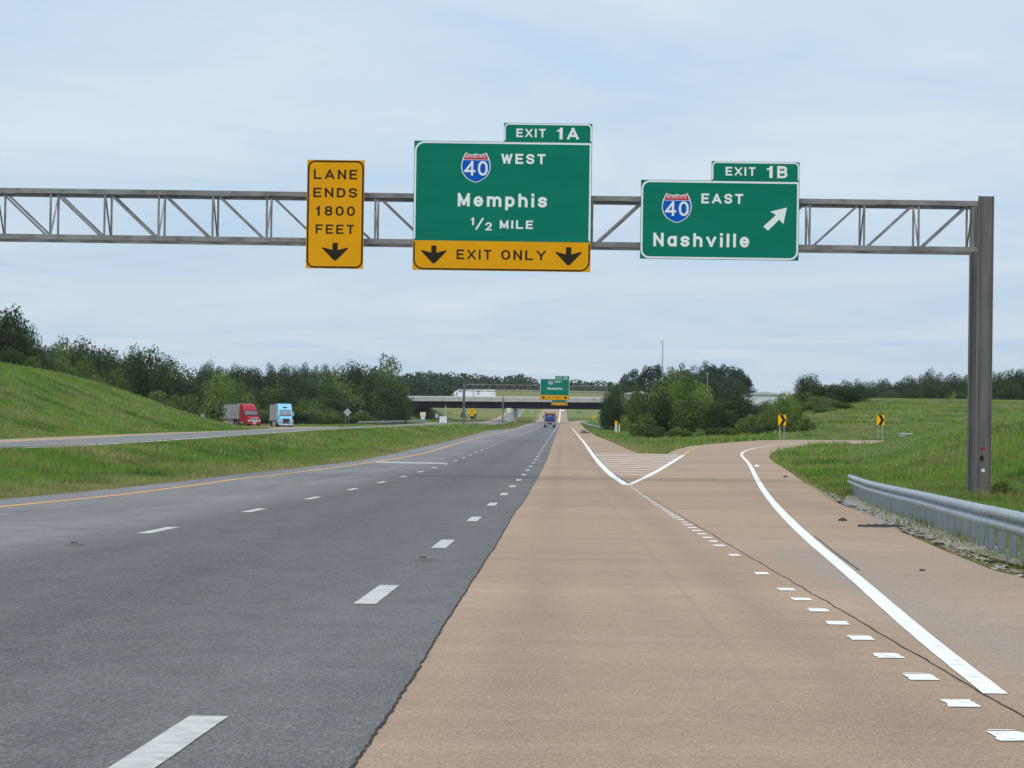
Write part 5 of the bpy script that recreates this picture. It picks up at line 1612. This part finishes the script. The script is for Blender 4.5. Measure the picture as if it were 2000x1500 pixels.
def tree(kd, x, y, h, w_, label, group, name=None, cat=None, z=None):
    cr_, tk_ = TR.choice(KINDS[kd])
    nm = name or ('pine_tree' if kd == 'pine' else 'bush' if 'bush' in kd else 'tree')
    t = empty(nm, (x, y, (float(S(x, y)) if z is None else z) - .05), TR.random() * 6.28)
    tag(t, label, cat or ('bush' if 'bush' in kd else 'tree'), group)
    t.scale = (w_, w_, h)
    for n_, me_ in (('crown', cr_), ('trunk', tk_)):
        o = bpy.data.objects.new(n_, me_); COL.objects.link(o); o.parent = t
    NT[0] += 1
    return t
def tree_px(kd, px, pytop, Y, wpx, label, group=None, name=None, sink=0.0):
    q = P(px, pytop, Y)
    g = float(S(q.x, Y))
    h = max(1.2, q.z - g)
    return tree(kd, q.x, Y, h * 1.03, wpx * Y / F * 1.12, label, group, name)

# left wood: the rows stand behind the hill and beside the ramp
PX = (-60, 0, 30, 45, 60, 80, 110, 150, 185, 205, 235, 270, 285, 310, 345, 360, 385, 420, 480, 520, 600, 660, 700, 725, 740, 790)
PT = (608, 610, 616, 640, 664, 682, 672, 664, 673, 690, 690, 679, 680, 696, 706, 714, 724, 724, 718, 722, 722, 714, 713, 720, 716, 735)
prng = random.Random(11)
GW = 'trees of the wood on the left'
LBW = {'light': 'pale green broadleaf tree in the wood left of the road', 'open': 'olive tree with loose crown in the wood left of the road', 'dark': 'dark green broadleaf tree in the dense wood left of the road', 'mid': 'mid green broadleaf tree in the wood left of the road'}
px = -50
while px < 785:
    top = np.interp(px, PX, PT) + prng.uniform(-2, 12)
    Y = np.interp(px, (-50, 100, 300, 420, 600, 790), (470, 540, 620, 700, 760, 800)) + prng.uniform(-15, 25)
    kd = prng.choice(('dark', 'dark', 'dark', 'dark', 'mid') if px < 560 else ('dark', 'dark', 'mid', 'mid', 'open'))
    wp = prng.uniform(50, 84)
    tree_px(kd, px, top, Y, wp, LBW[kd], GW)
    px += wp * .46
for row, (fr, dY) in enumerate(((.30, -45), (.55, -85), (.76, -115))):
    px = -30 + row * 9
    while px < 775:
        tp = np.interp(px, PX, PT)
        bs = np.interp(px, (-50, 75, 150, 250, 330, 430, 790), (706, 712, 735, 780, 815, 832, 832))
        Y = np.interp(px, (-50, 100, 300, 420, 600, 790), (470, 540, 620, 700, 760, 790)) + dY + prng.uniform(-12, 12)
        if 430 < px < 600: Y = max(Y, 655 - row * 8)
        q = P(px, 800, Y)
        on_road = any(bool(pip(np.array(pl_), np.array([q.x]), np.array([Y]))[0]) for pl_ in (ramp_poly,)) or q.x > -37
        wp = prng.uniform(50, 80) * (.95 if row < 2 else .75)
        if not on_road:
            kd = prng.choice(('dark', 'dark', 'mid') if row < 1 else ('dark', 'mid', 'mid', 'dark_bush', 'bush'))
            top = tp + (bs - tp) * fr + prng.uniform(-8, 8)
            lb = LBW.get(kd) or ('dark leafy bush at the edge of the left wood' if kd == 'dark_bush' else 'green leafy bush at the edge of the left wood')
            tree_px(kd, px, top, Y, wp, lb, GW if 'bush' not in kd else 'bushes along the left wood')
        px += wp * (.55 if row < 2 else .66)
tree_px('dark', 4, 608, 425, 95, 'very tall dark tree standing at the left edge above the hill crest')
tree_px('dark', 62, 655, 440, 52, 'dark tree with a ragged side branch just right of the tallest left tree')
tree_px('open', 757, 696, 690, 66, 'tall open-crowned tree beside the left end of the bridge')
tree_px('dark', 760, 745, 684, 64, 'dark dense tree under the open-crowned tall tree by the bridge')
tree_px('dark', 735, 722, 695, 50, 'dark tree left of the open-crowned tall tree by the bridge')
tree_px('light_bush', 331, 763, 470, 32, 'bright green rounded bush on the slope behind the left hill')
tree_px('bush', 418, 762, 528, 66, 'olive bush hiding the trailer of the red truck')
tree_px('light', 430, 735, 610, 55, 'yellow-green tree above the red truck')
tree_px('bush', 612, 780, 648, 62, 'broad olive bush right of the light blue truck')
tree_px('light_bush', 600, 758, 655, 28, 'bright green young tree behind the light blue truck')
tree_px('bush', 655, 790, 655, 40, 'green bush behind the grey diamond sign')
tree_px('bush', 705, 788, 665, 44, 'green bush between the diamond sign and the bridge')
tree_px('dark_bush', 765, 800, 700, 36, 'dark bush at the foot of the trees by the bridge')
for px in (822, 862, 905, 780, 795, 838, 880, 925, 812): tree_px('dark_bush', px, 797 + (px % 7), 1190, 14, 'low dark bush seen under the left span of the bridge', 'bushes seen under the left bridge span')

# bluish trees further off on the left
GF = 'far trees behind the left wood'
for px, top, wp in ((412, 711, 30), (395, 718, 24), (528, 715, 26), (556, 716, 30), (577, 719, 24), (598, 714, 30), (615, 718, 24), (640, 717, 30), (500, 722, 26), (460, 722, 28)):
    tree_px('dark', px, top, 1500, wp, 'bluish far tree showing over the left wood', GF)
# right side: near trees beside the ramp bend
GR = 'trees and bushes in the thicket between road and ramp'
for kd, px, top, Y, wp, lb in (
    ('mid', 1318, 727, 400, 84, 'large olive tree, tallest in the thicket right of the road'),
    ('dark', 1288, 740, 405, 56, 'dark tree against the left side of the large olive tree'),
    ('mid', 1352, 742, 396, 60, 'green tree leaning against the right side of the large olive tree'),
    ('column', 1243, 750, 372, 36, 'slim upright green tree with pointed top right of the far gantry'),
    ('light', 1322, 752, 366, 44, 'yellow-green tree in front of the large olive tree'),
    ('light', 1372, 747, 362, 52, 'yellow-green bushy tree right of the large olive tree'),
    ('mid', 1345, 768, 350, 60, 'green bushy tree in the middle of the thicket front'),
    ('dark', 1297, 775, 356, 60, 'dark bushy tree in front of the thicket left half'),
    ('bush', 1262, 800, 352, 54, 'grey-green bush at the foot of the slim upright tree'),
    ('light_bush', 1226, 800, 500, 34, 'pale green bush behind the white marker posts'),
    ('bush', 1244, 800, 400, 40, 'green bush left of the slim upright tree'),
    ('dark', 1440, 765, 380, 66, 'dark green rounded tree in front of the pale field patch'),
    ('dark_bush', 1415, 785, 372, 60, 'dark bush below the rounded dark tree'),
    ('dark', 1395, 790, 345, 50, 'dark low tree left of the first chevron sign'),
    ('bush', 1460, 800, 340, 54, 'green bush left behind the first chevron sign'),
    ('light', 1529, 769, 352, 40, 'pale green upright tree behind the first chevron sign'),
    ('light', 1548, 778, 358, 36, 'pale green tree right behind the first chevron sign'),
    ('mid', 1505, 790, 345, 46, 'green tree left behind the first chevron sign'),
    ('dark_bush', 1490, 815, 320, 46, 'dark bush at the ramp verge left of the first chevron'),
    ('light_bush', 1366, 838, 318, 26, 'small yellow-green bush at the ramp verge below the thicket'),
    ('bush', 1425, 826, 318, 44, 'olive bush at the ramp verge below the dark rounded tree'),
    ('bush', 1578, 808, 315, 46, 'rounded bright bush right of the first chevron sign'),
    ('bush', 1545, 815, 318, 44, 'green bush behind the posts of the first chevron sign'),
    ('dark_bush', 1280, 822, 335, 50, 'dark bush at the foot of the thicket left half'),
    ('bush', 1325, 825, 328, 56, 'green bush at the foot of the thicket middle'),
    ('dark_bush', 1390, 828, 322, 44, 'dark bush at the foot of the thicket right half'),
    ('dark', 1580, 734, 470, 56, 'dark round-topped tree right of the white building'),
    ('dark', 1612, 752, 462, 60, 'dark tree right of the round-topped tree'),
    ('dark', 1645, 755, 455, 64, 'dark spreading tree at the left edge of the field'),
    ('dark', 1670, 760, 470, 46, 'dark tree at the right end of the clump by the field'),
    ('mid', 1602, 775, 420, 60, 'green tree below the round-topped dark tree'),
    ('bush', 1640, 785, 415, 66, 'green bush below the spreading dark tree'),
    ('mid', 1570, 765, 440, 50, 'green tree between the white building and the round-topped tree'),
    ('bush', 1610, 808, 400, 52, 'low green bush on the field edge'),
    ('bush', 1200, 770, 640, 50, 'green bush at the right end of the bridge'),
    ('dark', 1205, 752, 700, 44, 'dark tree behind the right post of the far gantry'),
    ('mid', 1188, 790, 720, 26, 'green bush touching the right post of the far gantry')):
    tree_px(kd, px, top, Y, wp, lb, None)
for i, px in enumerate(range(1195, 1290, 16)):
    tree_px('mid' if i % 2 else 'dark', px, 768 + (i * 7) % 9, 560 + 12 * i, 40, 'green tree in the thicket behind the far gantry post', GR)
for i, px in enumerate(range(1400, 1560, 20)):
    tree_px('dark', px, 783 + (i * 5) % 12, 480 + 6 * i, 44, 'dark tree in the back of the thicket', GR)
# pines on the rise
PPX = (1222, 1240, 1262, 1285, 1310, 1332, 1355, 1378, 1392, 1412, 1430, 1446, 1458)
PPT = (732, 722, 717, 713, 718, 713, 716, 707, 713, 713, 716, 722, 738)
for i, (px, tp) in enumerate(zip(PPX, PPT)):
    tree_px('pine', px, tp, 1000 + (i * 37) % 60, 40 + (i * 13) % 9, 'tall dark pine with bare lower trunk on the far rise', 'pines on the rise right of the road')
    tree_px('pine', px + 9, tp + 9 + (i * 5) % 8, 1040 + (i * 31) % 50, 42, 'tall dark pine with bare lower trunk on the far rise', 'pines on the rise right of the road')
    if px > 1300: tree_px('dark', px - 6, tp + 26, 990, 44, 'dark tree filling the pine group on the far rise', 'dark trees among the pines')
# trees along the right skyline
HX = (1600, 1650, 1670, 1690, 1710, 1730, 1750, 1770, 1790, 1812, 1840, 1862, 1890, 1930, 1970, 1990, 2040)
HT = (758, 748, 742, 748, 747, 741, 745, 735, 742, 721, 738, 728, 738, 733, 725, 724, 726)
px = 1600
while px < 2040:
    wp = prng.uniform(26, 44)
    tree_px('dark', px, np.interp(px, HX, HT) + prng.uniform(-1, 5), 860 + prng.uniform(-30, 40), wp, 'dark tree along the skyline beyond the right field', 'trees along the right skyline')
    px += wp * .5
px = 1660
while px < 2040:
    wp = prng.uniform(26, 44)
    tree_px('dark_bush' if prng.random() < .5 else 'dark', px, np.interp(px, HX, HT) + prng.uniform(14, 24), 790 + prng.uniform(-15, 15), wp, 'low dark tree at the far edge of the right field', 'low trees at the edge of the right field')
    px += wp * .6
tree_px('light_bush', 1862, 760, 700, 18, 'pale green round bush at the skyline edge of the field')
for px_, py_, h_, w_, lb in ((1952, 958, .75, 1.1, 'yellow-green weed clump right of the gantry column foot'), (1975, 962, .5, .9, 'small leafy weed further right of the gantry column foot'), (57, 948, .38, .6, 'bright yellow-green weed in the near median grass')):
    q = P(px_, py_, 101) if px_ > 1000 else None
    if q is not None: tree('light_bush', q.x, 101, h_, w_, lb, None, name='weed', cat='weed')
    else:
        g_ = G(px_, py_ + 12); tree('light_bush', g_[0], g_[1], h_, w_, lb, None, name='weed', cat='weed')
print('TREES', NT[0])

# distant woods beyond the bridge: one mass
r = np.random.default_rng(5)
lob = []
for px in np.arange(760, 1290, 4.2):
    for Y, dt_ in ((2060, 0), (2020, 9)):
        top = np.interp(px, (760, 800, 850, 880, 930, 990, 1020, 1040, 1055, 1100, 1150, 1190, 1210, 1300), (735, 731, 727, 731, 734, 738, 733, 742, 750, 745, 745, 748, 752, 752)) + r.uniform(-3, 5) + dt_
        q = P(px + r.uniform(-2, 2), top, Y + r.uniform(-15, 15))
        for dz_, rr in ((3, 4.2), (7, 5.2), (11.5, 5.6)):
            lob.append((q.x + r.uniform(-2, 2), q.y + r.uniform(-3, 3), q.z - dz_, rr, rr, 3.6))
for px in np.arange(775, 915, 5):
    top = np.interp(px, (775, 830, 870, 915), (742, 745, 752, 764)) + r.uniform(-2, 4)
    q = P(px, top, 1720 + r.uniform(-15, 15))
    for dz_, rr in ((2.5, 3.6), (6.5, 4.4), (10, 4.6)): lob.append((q.x + r.uniform(-2, 2), q.y, q.z - dz_, rr, rr, 3.2))
C = []
me = None
def mass(name, lob, m, size, n_each, label):
    r = np.random.default_rng(9)
    C = []; Nn = []; Cl = []
    for l_ in lob:
        d = r.normal(size=(n_each, 3)); d /= np.linalg.norm(d, axis=1)[:, None]
        C.append(d * (1 - .4 * r.random(n_each) ** 2)[:, None] * np.array(l_[3:]) + np.array(l_[:3])); Nn.append(d + .5 * r.normal(size=(n_each, 3))); Cl.append(np.full(n_each, r.random() * .8))
    C = np.concatenate(C); Nn = np.concatenate(Nn); Cl = np.concatenate(Cl); n = len(C)
    Nn /= np.linalg.norm(Nn, axis=1)[:, None]
    t = np.cross(Nn, r.normal(size=(n, 3))); t /= np.linalg.norm(t, axis=1)[:, None]; b = np.cross(Nn, t)
    s_ = size * (.6 + .8 * r.random(n))[:, None]
    V = np.stack([C - t * s_, C + b * s_ * .7, C + t * s_, C - b * s_ * .7], 1).astype(np.float32)
    me = bpy.data.meshes.new(name); me.vertices.add(n * 4); me.vertices.foreach_set('co', V.ravel())
    me.loops.add(n * 4); me.loops.foreach_set('vertex_index', np.arange(n * 4, dtype=np.int32))
    me.polygons.add(n); me.polygons.foreach_set('loop_start', np.arange(0, n * 4, 4, dtype=np.int32))
    a = me.attributes.new('clump', 'FLOAT', 'POINT'); a.data.foreach_set('value', np.repeat(Cl, 4).astype(np.float32))
    me.materials.append(m); me.update(calc_edges=True)
    o = bpy.data.objects.new(name, me); COL.objects.link(o); return tag(o, label, 'woods', kind='stuff')
mass('distant_woods', lob, LEAF_DARK, .75, 60, 'far bluish line of woods closing the view beyond the bridge')

# ------------------------------------------------------------------ masts and buildings on the right
q = P(1294.5, 665, 700); gz = float(S(q.x, 700))
t = tag(empty('light_mast', (q.x, 700, gz)), 'tall thin grey mast rising above the thicket on the right', 'mast')
h_ = q.z - gz
mb = MB(); mb.tube((0, 0, -.3), (0, 0, h_), .19, .10, 10); mb.build('shaft', ALUM, t)
mb = MB(); mb.box((-.25, 0, h_ - .1), (.5, .1, .1)); mb.box((-.45, 0, h_ - .2), (.3, .25, .14)); mb.build('arm', ALUM, t)
mb = MB(); mb.tube((0, 0, -.1), (0, 0, .5), .34, .24, 10); mb.build('base', ALUM, t)
q = P(1382, 726, 800); gz = float(S(q.x, 800))
t = tag(empty('utility_pole', (q.x, 800, gz)), 'thin grey pole in front of the pines', 'pole')
mb = MB(); mb.tube((0, 0, -.3), (0, 0, q.z - gz), .09, .06, 8); mb.build('shaft', ALUM, t)
mb = MB(); mb.box((0, 0, q.z - gz - .5), (1.0, .1, .1)); mb.build('crossarm', ALUM, t)
WALLW = mat('pale_metal_wall', (.56, .58, .60), .6, noise=.05, nscale=.6)
ROOF = mat('grey_metal_roof', (.45, .46, .48), .5)
DARKWIN = mat('dark_window', (.05, .06, .07), .2)
def shed(label, px0, px1, pyt, Y, dep=16, win=3, doors=True):
    a = P(px0, pyt, Y); b = P(px1, pyt, Y)
    w_ = b.x - a.x; cx = (a.x + b.x) / 2; gz = float(S(cx, Y)) - .3
    t = tag(empty('building', (cx, Y + dep / 2, gz)), label, 'building')
    h = a.z - gz - .25
    mb = MB(); mb.box((0, 0, h / 2), (w_, dep, h)); mb.build('wall', WALLW, t)
    mb = MB(); mb.prism([(-w_ / 2 - .3, 0), (w_ / 2 + .3, 0), (w_ / 2 + .3, .08), (0, .7), (-w_ / 2 - .3, .08)], (0, -dep / 2 - .3, h + .002), (1, 0, 0), (0, 0, 1), (0, 1, 0), dep + .6); mb.build('roof', ROOF, t)
    mb = MB(); mb.box((0, -dep / 2 - .02, h * .62), (w_ - .1, .03, .25)); mb.build('wall_band', ROOF, t)
    for i in range(win):
        x = -w_ / 2 + w_ * (i + .5) / win
        mb = MB(); mb.box((x, -dep / 2 - .025, h * .72), (w_ / win * .4, .04, .7)); mb.build('window', DARKWIN, t)
    mb = MB(); mb.box((w_ * .3, -dep / 2 - .03, 1.1), (1.2, .05, 2.2)); mb.build('door', ROOF, t)
    return t
shed('large white metal building behind the trees right of the road', 1452, 1536, 768, 700, 18, 0)
shed('white building glimpsed left of the slim upright tree', 1221, 1272, 767, 620, 10, 4)

# ------------------------------------------------------------------ air
hz = MB(); hz.box((0, 1300, 35), (2400, 2900, 80))
hm = bpy.data.materials.new('haze_air'); hm.use_nodes = True
ht = hm.node_tree; ht.nodes.clear()
o_ = ht.nodes.new('ShaderNodeOutputMaterial'); v_ = ht.nodes.new('ShaderNodeVolumePrincipled')
v_.inputs['Color'].default_value = (.84, .92, 1.0, 1); v_.inputs['Density'].default_value = .000035; v_.inputs['Anisotropy'].default_value = .2
ht.links.new(v_.outputs[0], o_.inputs['Volume'])

h_o = hz.build('haze', hm); tag(h_o, 'thin pale haze in the summer air', kind='stuff')
